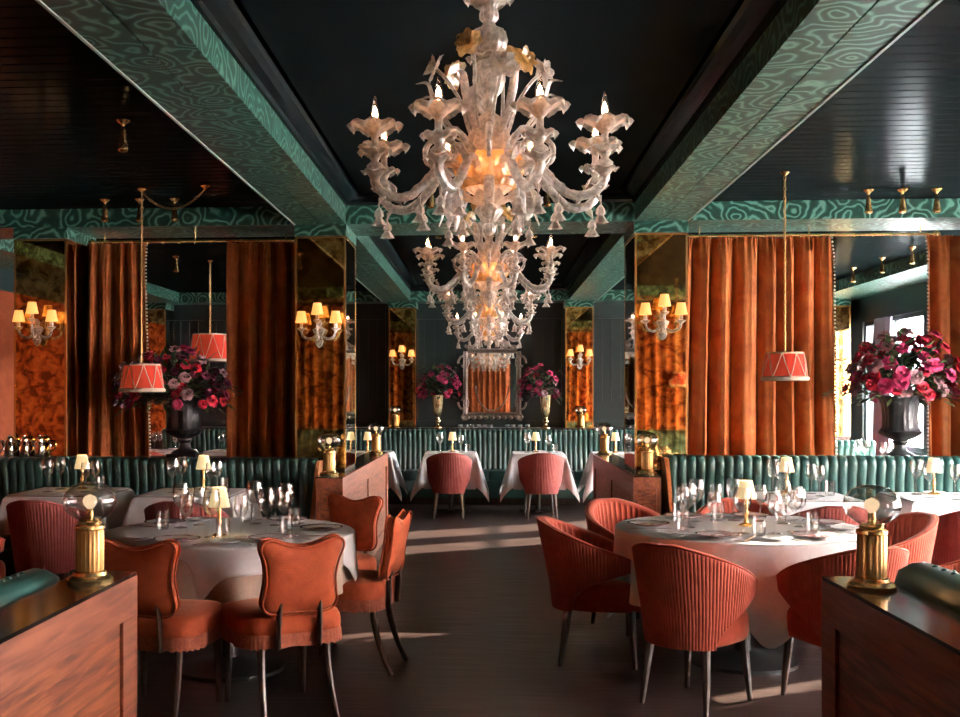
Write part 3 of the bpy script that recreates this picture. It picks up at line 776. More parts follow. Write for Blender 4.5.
def square_cloth(a, ov, seed):
    L = a+ov; n = 34; P = []
    cs = [-L+2*L*i/n for i in range(n+1)]
    for u in cs:
        row = []
        for v in cs:
            hu, hv = max(0, abs(u)-a), max(0, abs(v)-a); su, sv = math.copysign(1, u), math.copysign(1, v)
            x, y = max(-a, min(a, u)), max(-a, min(a, v)); ln = math.hypot(hu, hv); z = 0
            if ln > 0:
                th = atan2(hv, hu); wave = .015*sin((u*1.7+v*2.3)*14+seed)*ln/ov
                if hu > 0 and hv > 0:
                    o = ln*(.14+.22*sin(2*th)); x += su*cos(th)*o; y += sv*sin(th)*o; z = -ln*.93
                else:
                    o = ln*.14+wave; x += su*o*(hu > 0); y += sv*o*(hv > 0); z = -ln*.98
            row.append((x, y, z))
        P.append(row)
    return P
def make_square_table(a=.33, ov=.45, z=.76, py=0.):
    t = thing('square_table', 'x', 'table')
    MB().box(-a+.008, a-.008, -a+.008, a-.008, z-.04, z-.004).build('tabletop', M['woodd'], t, bevel=.004)
    MB().lathe([(.03, .03), (.03, z-.041)], 14, (0, py, 0)).build('pedestal', M['black'], t)
    MB().box(-.24, .24, py-.04, py+.04, 0, .03).box(-.04, .04, py-.18, py+.18, 0, .03).build('base', M['black'], t, smooth=0)
    P = square_cloth(a, ov, 1.); Q = [[(x*.993, y*.993, zc-.002) for x, y, zc in row] for row in P]
    mb = MB(); mb.quadgrid(P); mb.quadgrid(Q, flip=True)
    c = mb.build('tablecloth', M['linen'], smooth=60, fixn=False); tag(c, 'x', 'tablecloth')
    return t, c
st2, sc2 = make_square_table(.35, .28, .76, -.13); ST2 = Proto(st2); SCL2 = Proto(sc2)
st, sc_ = make_square_table(); ST = Proto(st); SCL = Proto(sc_)
def sq(x, y, where, z=.76, rz=0.):
    A, B = (ST2, SCL2) if z > .77 else (ST, SCL)
    A.place((x, y, z-.76), rz, 'square table under white cloth '+where); B.place((x, y, z), rz, 'white square tablecloth '+where)
ZS = .79
sq(-3.08, 7.93, 'at the left banquette, far left', ZS-.0001); sq(-2.15, 7.93, 'at the left banquette behind the left round table', ZS-.0001)
sq(2.18, 7.93, 'at the right banquette left of the urn', ZS-.0001); sq(3.18, 7.93, 'at the right banquette below the urn', ZS-.0001)
sq(-.49, 14.2, 'at the far wall, left of the two down the aisle'); sq(.63, 14.2, 'at the far wall, right of the two down the aisle')
sq(-1.58, 14.2, 'at the far wall half hidden by the left partition'); sq(1.65, 14.2, 'at the far wall half hidden by the right partition')
sq(-4.3, 14.45, 'in the far left room below the second pendant'); sq(-3.4, 14.45, 'in the far left room beside the urn stem')
sq(4.2, 12.3, 'in the window room seen beside the urn')

# ------------------------------------------------------------------ table lamps, globe lamps
sq(-.9, -1.4, 'behind the viewer, left'); sq(.9, -1.5, 'behind the viewer, right')
def make_table_lamp():
    t = thing('table_lamp', 'x', 'lamp')
    MB().lathe([(0, 0), (.042, 0), (.042, .006), (.03, .012), (.014, .02), (.010, .05), (.016, .07), (.010, .10), (.012, .16), (.009, .20)], 18).build('stem', M['brass'], t)
    o = MB().lathe([(.057, .155), (.035, .258), (.033, .258), (.055, .155)], 24, cap=False); o.build('lamp_shade', M['shade'], t)
    MB().lathe([(0, .198), (.010, .203), (.013, .214), (.009, .226), (0, .232)], 12).build('bulb', M['bulbt'], t)
    return t
LP = Proto(make_table_lamp())
LP.place((-1.42, 5.72, .755), 0, 'lit cream-shaded table lamp on the left round table')
LP.place((1.46, 6.38, .755), 0, 'lit cream-shaded table lamp on the right round table')
LP.place((-3.06, 8.1, ZS+.001), 0, 'lit table lamp on the far left banquette table')
LP.place((-2.13, 8.1, ZS+.001), 0, 'lit table lamp on banquette table behind the left round table')
LP.place((2.14, 8.1, ZS+.001), 0, 'lit table lamp on banquette table left of the urn')
LP.place((3.17, 8.1, ZS+.001), 0, 'table lamp with pale shade on banquette table below the urn')
LP.place((-.47, 14.2, .762), 0, 'small lit lamp on the far table behind left rose chair')
LP.place((.60, 14.2, .762), 0, 'small lit lamp on the far table behind right rose chair')
LP.place((-1.57, 14.2, .762), 0, 'small lit lamp seen beyond the left partition')
LP.place((1.61, 14.2, .762), 0, 'small lit lamp seen beyond the right partition')

LP.place((-.9, -1.4, .762), 0, 'lit table lamp behind the viewer, left'); LP.place((.9, -1.5, .762), 0, 'lit table lamp behind the viewer, right')
def make_globe_lamp():
    t = thing('globe_lamp', 'x', 'lamp')
    MB().lathe([(0, 0), (.072, 0), (.074, .008), (.066, .016), (.055, .02), (.052, .03), (.046, .034)], 32).build('base', M['brass'], t)
    MB().lathe([(.042, .034), (.043, .04), (.043, .160), (.041, .164)], 40, rib=20, amp=.03).build('body', M['brassb'], t)
    MB().lathe([(.041, .164), (.047, .168), (.047, .178), (.036, .184), (.038, .192), (.03, .197)], 28).build('collar', M['brass'], t)
    MB().lathe([(.03, .193), (.052, .205), (.076, .225), (.086, .252), (.080, .282), (.055, .307), (.022, .318), (.0, .319)], 32, cap=False).build('globe', M['globe'], t)
    MB().lathe([(.011, .197), (.012, .225), (.009, .232)], 12).build('socket', M['brass'], t)
    MB().lathe([(.009, .232), (.018, .243), (.023, .256), (.019, .27), (.0, .28)], 16).build('bulb', M['bulbg'], t)
    return t
GL = Proto(make_globe_lamp())
GL.place((-1.285, 3.47, .901), 0, 'large brass globe lamp on the lower left partition')
GL.place((1.19, 3.52, .901), 0, 'large brass globe lamp on the lower right partition')
GL.place((-1.20, 8.22, .901), 0, 'brass globe lamp at the near end of the left middle partition')
GL.place((1.20, 8.47, .901), 0, 'brass globe lamp at the near end of the right middle partition')
GL.place((-1.16, 11.25, .901), 0, 'brass globe lamp at the far end of the left middle partition')
GL.place((1.17, 11.3, .901), 0, 'brass globe lamp at the far end of the right middle partition')
GL.place((-1.34, 15.67, 1.031), 0, 'globe lamp on the far ledge below the left slim pilaster')
GL.place((1.30, 15.67, 1.031), 0, 'globe lamp on the far ledge below the right slim pilaster')

# ------------------------------------------------------------------ glassware and settings
def glass_mesh(prof, name): return MB().lathe([(r*1.05, z*1.1) for r, z in prof], 20, cap=False).mesh(name, M['glass'], smooth=60)
G_big = glass_mesh([(0, 0), (.036, 0), (.034, .003), (.006, .008), (.0045, .03), (.0045, .095), (.012, .105), (.033, .125), (.043, .155), (.044, .18), (.036, .225), (.034, .226), (.042, .18), (.041, .156), (.031, .127), (0, .108)], 'large_wine_glass')
G_med = glass_mesh([(0, 0), (.033, 0), (.031, .003), (.005, .008), (.004, .03), (.004, .085), (.011, .093), (.029, .11), (.035, .135), (.035, .155), (.029, .195), (.027, .195), (.033, .155), (.033, .136), (.027, .112), (0, .096)], 'wine_glass')
G_tum = glass_mesh([(0, 0), (.029, 0), (.033, .03), (.035, .095), (.033, .095), (.031, .03), (.027, .008), (0, .008)], 'water_tumbler')
PL = MB().lathe([(0, .003), (.065, .003), (.075, .006), (.118, .016), (.12, .019), (.116, .02), (.075, .010), (.06, .008), (0, .008)], 36).mesh('plate', M['porc'], smooth=60)
SP = MB().lathe([(0, .002), (.045, .002), (.075, .011), (.076, .013), (.045, .006), (0, .006)], 28).mesh('side_plate', M['linen'], smooth=60)
def flatware(kind):
    mb = MB()
    mb.tube([(0, -.105, .003), (0, -.03, .0035), (0, .02, .005)], [.006, .004, .003], 6, flat=.35)
    if kind == 'fork':
        mb.tube([(0, .02, .005), (0, .035, .004), (0, .055, .004)], [.003, .011, .012], 6, flat=.2)
        for k in range(4): mb.tube([(-.0105+.007*k, .052, .004), (-.0105+.007*k, .095, .006)], .0017, 5)
    else: mb.tube([(0, .02, .005), (.002, .04, .005), (.003, .09, .005), (-.002, .118, .004)], [.004, .010, .010, .002], 6, flat=.2)
    return mb.mesh(kind, M['steel'])
FK, KN = flatware('fork'), flatware('knife')
def put(me, name, loc, rz, label, cat, group=None):
    o = bpy.data.objects.new(name, me); COL.objects.link(o); o.location = loc; o.rotation_euler = (0,0,rz); return tag(o, label, cat, group)
def setting(c, ang, Rr, z, who, big=True, tum=True, med=True):
    """place setting; ang = direction from the table centre to the diner"""
    d = Vector((cos(ang), sin(ang), 0)); r = Vector((-sin(ang), cos(ang), 0)); C0 = Vector((*c, z))
    rz = ang+pi/2
    def at(f, s): return tuple(C0+d*(Rr*f)+r*s)
    put(PL, 'plate', at(.74, 0), rz, 'dark-centred plate '+who, 'plate')
    put(SP, 'side_plate', at(.70, -.24), rz, 'small white side plate '+who, 'plate')
    put(FK, 'fork', at(.75, -.165), rz, 'steel fork '+who, 'fork'); put(KN, 'knife', at(.75, .165), rz, 'steel knife '+who, 'knife')
    if big: put(G_big, 'wine_glass', at(.44, .075), 0, 'large wine glass '+who, 'glass')
    if med: put(G_med, 'wine_glass', at(.45, -.075), 0, 'smaller wine glass '+who, 'glass')
    if tum: put(G_tum, 'tumbler', at(.50, .17), 0, 'water tumbler '+who, 'glass')
ZT_ = .759
for ang, who in ((-52, 'before the nearest orange chair, left round table'), (-108, 'before the orange chair beside the globe lamp, left round table'),
                 (5, 'before the side-on orange chair, left round table'), (62, 'before the orange chair by the partition, left round table'), (150, 'at the far left place, left round table')):
    setting(TL, R(ang), .68, ZT_, who)
for ang, who in ((-116, 'before the nearest coral chair, right round table'), (178, 'before the aisle-side coral chair, right round table'), (118, 'before the coral chair by the partition, right round table'),
                 (72, 'before the far-side coral chair, right round table'), (18, 'before the right-side coral chair, right round table'), (-58, 'before the coral chair behind the globe lamp, right round table')):
    setting(TR, R(ang), .70, ZT_, who)
def small_setting(x, y, z, where):
    for s, side in ((-1, 'wall'), (1, 'aisle')):
        put(G_big, 'wine_glass', (x-.14, y+.03-s*.12, z), 0, 'large wine glass on the %s side, table %s' % ('far' if s < 0 else 'near', where), 'glass')
        put(G_med, 'wine_glass', (x+.13, y+.05-s*.1, z), 0, 'smaller wine glass on the %s side, table %s' % ('far' if s < 0 else 'near', where), 'glass')
        put(SP, 'side_plate', (x+.02, y-s*.235, z), 0, 'white side plate at the %s place, table %s' % ('far' if s < 0 else 'near', where), 'plate')
    put(G_tum, 'tumbler', (x+.22, y+.02, z), 0, 'water tumbler on the table '+where, 'glass')
for x, y, z, wh in ((-3.08, 7.93, ZS+.001, 'at far left banquette'), (-2.15, 7.93, ZS+.001, 'behind left round table'), (2.18, 7.93, ZS+.001, 'left of the urn'), (3.18, 7.93, ZS+.001, 'below the urn'),
                  (-.49, 14.2, .762, 'behind left rose chair'), (.63, 14.2, .762, 'behind right rose chair'), (-4.3, 14.45, .762, 'in far left room under pendant'), (-3.4, 14.45, .762, 'in far left room by the urn'), (4.2, 12.3, .762, 'in the window room')):
    small_setting(x, y, z, wh)

# ------------------------------------------------------------------ pendants, ceiling spots, sconces
def pendant(label, x, y, zb, hook=None, ztop=ZC, k=1.):
    t = thing('pendant_lamp', label, 'pendant lamp', (x, y, zb))
    h, r0, r1 = .20*k, .155*k, .122*k
    sh = MB().lathe([(r0, .02), (r1+.012, h*.7), (r1, h), (r1-.006, h), (r0-.008, .02)], 32, rib=16, amp=.012, cap=False).build('lamp_shade', M['shader'], t)
    tr = MB().lathe([(r0+.004, 0), (r0+.012, .006), (r0+.012, .022), (r0+.002, .03), (r0-.008, .02), (r0-.006, 0)], 32); tr.lathe([(r1-.004, h-.012), (r1+.006, h-.008), (r1+.004, h+.004), (r1-.006, h+.004)], 32)
    for q in range(8):
        a = 2*pi*q/8
        for sg in (-1, 1):
            tr.tube([((r0+(r1-r0)*f+.006)*cos(a+sg*f*pi/8), (r0+(r1-r0)*f+.006)*sin(a+sg*f*pi/8), .02+(h-.02)*f) for f in (0, .33, .66, 1)], .0035, 5)
    tr.build('braid_trim', M['trim'], sh)
    MB().tube([(-r1, 0, h-.006), (0, 0, h+.01), (r1, 0, h-.006)], .004, 6).tube([(0, -r1, h-.006), (0, 0, h+.01), (0, r1, h-.006)], .004, 6).build('spider', M['brass'], t)
    MB().lathe([(0, h-.03), (.02, h-.06), (.024, h-.09), (.012, h-.12), (0, h-.125)], 12).build('bulb', M['bulbg'], t)
    ch = MB()
    def chain(p, q, sag=0.):
        p, q = Vector(p), Vector(q); n = max(3, int(((q-p).length+abs(sag))/.034)); pts = []
        for i in range(n+1):
            f = i/n; v = p.lerp(q, f); v.z -= sag*4*f*(1-f); pts.append(v)
        for i in range(n):
            a, b = pts[i], pts[i+1]; dr = (b-a).normalized(); sd = dr.orthogonal().normalized()
            if i % 2: sd = dr.cross(sd)
            m_ = (a+b)/2; ring = [m_+dr*(.021*cos(w))+sd*(.0075*sin(w)) for w in [2*pi*w_/10 for w_ in range(11)]]
            ch.tube(ring, .0028, 5, cap=False)
    top = (0, 0, ztop-zb-.03); chain((0, 0, h+.01), top)
    cn = MB().lathe([(0, 0), (.028, 0), (.032, -.008), (.02, -.02), (.008, -.03), (0, -.036)], 18, (0, 0, ztop-zb))
    if hook:
        chain(top, (hook[0]-x, hook[1]-y, ztop-zb-.03), .13)
        MB().lathe([(0, 0), (.03, 0), (.035, -.01), (.02, -.022), (.008, -.03), (0, -.036)], 18, (hook[0]-x, hook[1]-y, ztop-zb)).build('ceiling_hook', M['brass'], t)
    ch.build('chain', M['brassd'], t, smooth=0); cn.build('ceiling_rose', M['brass'], t)
pendant('red pleated pendant lamp on a swagged chain before the leftmost curtain', -2.50, 7.79, 1.52, hook=(-2.01, 7.69))
pendant('red pleated pendant lamp hanging before the broad right curtain', 1.97, 7.50, 1.595, k=.93)
pendant('red pleated pendant lamp seen beyond the left curtain opening above the urn flowers', -3.08, 12.0, 1.87, k=1.5)
pendant('red pleated pendant lamp over the banquette behind the viewer', 2.4, 2.95, 1.6, k=.93)
def make_spot():
    t = thing('ceiling_spotlight', 'x', 'ceiling light')
    MB().lathe([(0, 0), (.036, 0), (.038, -.006), (.028, -.018), (.014, -.026), (.009, -.036), (.009, -.045)], 20).build('ceiling_rose', M['brass'], t)
    MB().lathe([(.010, -.043), (.013, -.055), (.015, -.075), (.022, -.125), (.029, -.155), (.028, -.168), (.02, -.176), (0, -.178)], 20).build('tassel_drop', M['brass'], t)
    return t
SPT = Proto(make_spot())
for x, y, z, lb in ((-1.98, 5.84, ZC, 'brass tassel spotlight alone on the left black ceiling'),
                  (-2.92, 8.2, ZC, 'brass tassel spotlight, left of the row of three by the left frieze'), (-2.65, 8.2, ZC, 'brass tassel spotlight, middle of the row by the left frieze'), (-2.38, 8.2, ZC, 'brass tassel spotlight, right of the row by the left frieze'),
                  (2.75, 8.2, ZC, 'brass tassel spotlight, left of three on the right ceiling'), (2.99, 8.2, ZC, 'brass tassel spotlight, middle of three on the right ceiling'), (3.23, 8.2, ZC, 'brass tassel spotlight, right of three on the right ceiling'),
                  (.43, 8.2, ZT, 'brass tassel spotlight right of the near chandelier before the cross beam'), (-.43, 8.2, ZT, 'brass tassel spotlight left of the near chandelier before the cross beam'),
                  (-.45, 9.8, ZT, 'brass tassel spotlight beyond the cross beam, left of second chandelier'), (.40, 9.8, ZT, 'brass tassel spotlight beyond the cross beam, right of second chandelier'),
                  (4.25, 11.4, ZC, 'tassel spotlight in the window room, nearest above the urn'), (4.25, 12.25, ZC, 'tassel spotlight in the window room, middle above the urn'), (4.25, 13.2, ZC, 'tassel spotlight in the window room, farthest above the urn'),
                  (-3.35, 11.6, ZC, 'tassel spotlight in the far left room seen through the opening'), (-3.0, 12.9, ZC, 'tassel spotlight beyond the second red pendant')):
    SPT.place((x, y, z), 0, lb)

def make_sconce():
    """mounted on a face looking towards -y; origin on the face"""
    t = thing('wall_light', 'x', 'wall light')
    MB().lathe([(0, -.10), (.02, -.085), (.035, -.05), (.022, -.02), (.03, 0), (.045, .03), (.05, .045), (.03, .055), (.018, .07), (.025, .09), (.012, .11), (0, .12)], 18, (0, -.06, 0), rib=8, amp=.06).build('body', M['mur'], t)
    MB().tube([(0, -.001, .02), (0, -.06, .02)], .016, 10).build('bracket', M['silver'], t)
    for x, y, z in ((-.135, -.10, .06), (0, -.16, .12), (.135, -.10, .06)):
        ar = MB().tube(spline([(0, -.06, .01), (x*.5, -.06+(y+.06)*.5, -.03), (x*.9, -.06+(y+.06)*.9, -.01), (x, y, z-.02)], 4), .009, 8, rib=4, amp=.15, twist=150).build('arm', M['mur'], t)
        MB().lathe([(.008, -.035), (.03, -.015), (.034, -.008), (.014, -.004), (.012, .03)], 14, (x, y, z), rib=7, amp=.07).build('drip_cup', M['mur'], ar)
        MB().lathe([(.049, .035), (.031, .125), (.029, .125), (.047, .035)], 20, (x, y, z), cap=False).build('lamp_shade', M['shadeo'], ar)
    return t
SCN = Proto(make_sconce())
SCN.place((-1.33, YL-.001, 1.97), 0, 'three-shade wall light on the left mirrored column')
SCN.place((1.33, YL-.001, 2.02), 0, 'three-shade wall light on the right mirrored column')
SCN.place((-3.605, YL-.001, 1.99), 0, 'three-shade wall light on the mirrored column at far left edge')
SCN.place((-1.245, YF-.001, 1.96), 0, 'small far wall light on the slim pilaster left of the ornate mirror')
SCN.place((1.285, YF-.001, 1.96), 0, 'small far wall light on the slim pilaster right of the ornate mirror')

# ------------------------------------------------------------------ chandeliers
def petal_cup(mb, c, r, h, n=8, droop=.25, seg=64, thick=0):
    prof = [(.12, -1.), (.2, -.8), (.42, -.45), (.72, -.12), (.92, .0), (1.02, -droop*.35), (1.08, -droop)]
    P = []
    for i in range(seg):
        a = 2*pi*i/seg; row = []
        for k, (q, z) in enumerate(prof):
            w = (k/6)**2; rr = r*q*(1+.09*w*cos(n*a)); zz = h*z+(.0025*(i % 2)*(.3+w))*(r/.09)+.012*w*cos(n*a)*(r/.09)
            row.append((c[0]+rr*cos(a), c[1]+rr*sin(a), c[2]+zz))
        P.append(row)
    mb.quadgrid(P, closed_u=True)
def bloom(r=.05, petals=6, layers=3, open_=.9, seed=0):
    """a flower head facing +z at the origin"""
    mb = MB(); rg = random.Random(seed)
    for l in range(layers):
        f = 1-l*.27; up = .25+.55*l/layers*1.3
        for k in range(petals):
            a = 2*pi*(k+.5*l)/petals+rg.uniform(-.1, .1); P = []
            for i in range(4):
                u = i/3; w = sin(pi*min(.92, u*.8+.12))*.62; row = []
                for j in range(3):
                    v = (j-1)*w
                    rr = r*f*u*open_; zz = r*f*(up*u-(.35*u*u*u if l == 0 else -.15*u))+.12*r*(v*v)
                    x, y = rr*1.0, r*f*v*.95
                    row.append((x*cos(a)-y*sin(a), x*sin(a)+y*cos(a), zz))
                P.append(row)
            mb.quadgrid(P)
    mb.lathe([(0, -r*.2), (r*.16, -.05*r), (r*.2, r*.3), (r*.1, r*.5), (0, r*.55)], 8)
    return mb
def axis_to(d):
    return Vector(d).to_track_quat('Z', 'Y').to_matrix().to_4x4()
def make_chandelier():
    """origin at floor level under the centre; z values are heights above the floor"""
    t = thing('chandelier', 'x', 'chandelier')
    prof = [(0, 2.985), (.03, 2.98), (.062, 2.968), (.066, 2.955), (.04, 2.945), (.028, 2.93), (.034, 2.91), (.034, 2.89), (.02, 2.875), (.03, 2.86), (.058, 2.845), (.066, 2.81), (.058, 2.77), (.03, 2.748),
            (.036, 2.738), (.055, 2.71), (.058, 2.66), (.045, 2.62), (.022, 2.595), (.018, 2.55), (.024, 2.54), (.05, 2.52), (.07, 2.47), (.088, 2.42), (.105, 2.375), (.115, 2.34), (.105, 2.30), (.085, 2.265), (.055, 2.24), (.028, 2.225),
            (.022, 2.21), (.045, 2.195), (.052, 2.18), (.03, 2.15), (.016, 2.135), (.024, 2.12), (.02, 2.10), (0, 2.085)]
    MB().lathe(prof, 48, rib=12, amp=.06).build('central_stem', M['mur2'], t, smooth=60)
    MB().lathe([(.108, 2.385), (.121, 2.37), (.124, 2.34), (.117, 2.30), (.095, 2.262), (.089, 2.262), (.112, 2.30), (.118, 2.34), (.115, 2.37), (.104, 2.385)], 48, rib=16, amp=.05).build('gold_bowl', M['murg'], t, smooth=60)
    for k in range(6):
        MB().lathe([(0, -.016), (.012, -.008), (.014, .003), (.006, .018), (0, .022)], 10, (.075*cos(k*pi/3), .075*sin(k*pi/3), 2.345)).build('inner_bulb', M['bulb'], t)
    MB().tube([(0, 0, 2.975), (0, 0, ZT)], .012, 10).build('suspension_rod', M['mur2'], t)
    MB().lathe([(0, ZT-.001), (.06, ZT-.001), (.06, ZT-.012), (.03, ZT-.03), (.014, ZT-.035)], 24).build('ceiling_rose', M['gold'], t)
    for zc, rc, nc, dc in ((2.97, .085, 8, .25), (2.75, .075, 8, .25), (2.225, .10, 10, -.1)):
        uc = MB(); petal_cup(uc, (0, 0, zc), rc, .05, nc, dc); uc.build('collar', M['mur2'], t, smooth=60)
    apath = [(.07, 2.27), (.12, 2.335), (.18, 2.345), (.25, 2.27), (.32, 2.215), (.39, 2.215), (.435, 2.25), (.44, 2.30)]
    for k in range(8):
        a = 2*pi*(k+.5)/8; ca, sa = cos(a), sin(a); pol = lambda r, z, da=0.: (r*cos(a+da), r*sin(a+da), z)
        ar = MB().tube([pol(r, z) for (r, z, _) in spline([(r, z, 0) for r, z in apath], 5)], .016, 10, rib=5, amp=.22, twist=110)
        arm = ar.build('arm', M['mur'], t, smooth=70); c = pol(.44, 0)
        cup = MB().lathe([(.01, 2.285), (.026, 2.30), (.028, 2.32), (.012, 2.335), (.02, 2.35), (.024, 2.37), (.012, 2.39), (.012, 2.425)], 16, (c[0], c[1], 0), rib=8, amp=.08)
        petal_cup(cup, (c[0], c[1], 2.47), .088, .055, 8, .35); petal_cup(cup, (c[0], c[1], 2.375), .055, .04, 8, .4); petal_cup(cup, (c[0], c[1], 2.30), .045, .05, 6, .1)
        cup.build('drip_cup', M['mur2'], arm, smooth=70)
        MB().lathe([(.013, 2.42), (.018, 2.43), (.018, 2.47), (.012, 2.482)], 12, (c[0], c[1], 0)).build('candle', M['murg'], arm)
        MB().lathe([(.009, 2.481), (.0155, 2.496), (.016, 2.512), (.010, 2.54), (.004, 2.562), (0, 2.572)], 12, (c[0], c[1], 0)).build('flame_bulb', M['globe'], arm)
        MB().lathe([(0, 2.484), (.008, 2.49), (.0105, 2.502), (.007, 2.52), (0, 2.534)], 10, (c[0], c[1], 0)).build('filament', M['bulb'], arm)
        for rr, zz in ((.425, 2.205), (.27, 2.225)):
            dr = MB(); p = pol(rr, zz); dr.tube([(p[0], p[1], zz), (p[0], p[1], zz-.04)], .003, 5)
            dr.lathe([(.004, -.035), (.014, -.05), (.016, -.065), (.01, -.072), (.026, -.098), (.02, -.092), (0, -.07)], 12, p, rib=6, amp=.12)
            dr.build('pendant_drop', M['mur2'], arm)
        #                                            # frilled glass leaves along the arm
        for r, z, u in ((.15, 2.36, 1), (.215, 2.325, 1), (.30, 2.235, -1), (.36, 2.225, 1), (.40, 2.22, -1)):
            lv = MB(); p = Vector(pol(r, z)); tip = p+Vector((.03*ca, .03*sa, .045*u)); sd = Vector((-sa, ca, 0))
            lv.tube([p, p.lerp(tip, .4)+sd*.004, tip], [.006, .018, .002], 6, flat=.3)
            lv.build('leaf', M['mur2'], arm)
        # scroll standing between two arms
        b = 2*pi*k/8; sp = spline([(.06, 2.32, 0), (.11, 2.41, 0), (.17, 2.455, 0), (.225, 2.43, 0), (.235, 2.375, 0), (.20, 2.345, 0), (.17, 2.37, 0), (.185, 2.40, 0)], 5)
        MB().tube([(r*cos(b), r*sin(b), z) for r, z, _ in sp], [.014-.008*i/35 for i in range(len(sp))], 8, rib=4, amp=.2, twist=120).build('scroll', M['mur'], t, smooth=70)
        sp = spline([(.07, 2.29, 0), (.13, 2.285, 0), (.165, 2.235, 0), (.17, 2.17, 0), (.185, 2.125, 0)], 4)
        MB().tube([(r*cos(b), r*sin(b), z) for r, z, _ in sp], [.006+.014*sin(pi*i/(len(sp)-1)) for i in range(len(sp))], 8, flat=.3).build('hanging_leaf', M['mur'], t, smooth=70)
        # tall stems with flowers and leaves round the centre
        fr, fz = ((.20, 2.70), (.13, 2.77), (.235, 2.655), (.15, 2.71))[k % 4]; b2 = b+.2
        sp = spline([(.05, 2.44, 0), (.09, 2.55, 0), (fr*.75, fz-.05, 0), (fr, fz, 0)], 4)
        stm = MB().tube([(r*cos(b2), r*sin(b2), z) for r, z, _ in sp], .007, 7).build('flower_stem', M['mur'], t)
        MB().add(bloom(.058, 6, 2, 1., k), Matrix.Translation((fr*cos(b2), fr*sin(b2), fz)) @ axis_to((cos(b2), sin(b2), .45))).build('flower', M['murg'] if k % 2 else M['mur2'], stm, smooth=70)
        sp = spline([(.075, 2.43, 0), (.15, 2.48, 0), (.215, 2.57, 0), (.24, 2.63, 0), (.285, 2.625, 0)], 4)
        MB().tube([(r*cos(a), r*sin(a), z) for r, z, _ in sp], [.004+.013*sin(pi*i/(len(sp)-1)) for i in range(len(sp))], 8, flat=.3).build('tall_leaf', M['mur2'], t, smooth=70)
    return t
CH = Proto(make_chandelier())
for i, (y, lb) in enumerate(((4.08, 'largest nearest clear Murano-style glass chandelier, top centre'), (7.46, 'second glass chandelier behind the nearest one, before the cross beam'), (10.85, 'third glass chandelier down the aisle beyond the cross beam'), (14.2, 'farthest smallest glass chandelier in front of the ornate mirror'))):
    lb = lb.replace('Murano-style ', 'blown ')
    CH.place((0.0, y, 0), 0, lb)

# ------------------------------------------------------------------ urns, vases, flowers
def urn(label, x, y, z, k=1.):
    t = thing('urn', label, 'urn', (x, y, z))
    MB().box(-.12*k, .12*k, -.12*k, .12*k, 0, .045*k).build('base', M['urn'], t, bevel=.006)
    MB().lathe([(.11, .045), (.10, .06), (.055, .085), (.042, .11), (.042, .13), (.06, .15), (.06, .16), (.05, .165)], 28).build('foot', M['urn'], t)
    MB().lathe([(.05, .165), (.10, .185), (.15, .215), (.158, .235), (.145, .245)], 48, rib=16, amp=.03).build('bowl', M['urn'], t, smooth=60)
    MB().lathe([(.145, .245), (.128, .27), (.125, .36), (.135, .44), (.15, .48), (.175, .50), (.178, .512), (.165, .515), (.14, .49), (.12, .44), (0, .43)], 64, rib=22, amp=.035).build('body', M['urn'], t, smooth=60)
    return t
FM = {}
for nm, mt, pt, ly, op in (('a', 'fl1', 6, 4, .8), ('b', 'fl2', 7, 3, 1.), ('c', 'fl3', 6, 3, 1.), ('d', 'fl4', 6, 4, .7), ('e', 'fl1', 8, 4, .9)):
    FM[nm] = bloom(.05, pt, ly, op, ord(nm)).mesh('flower', M[mt], smooth=70)
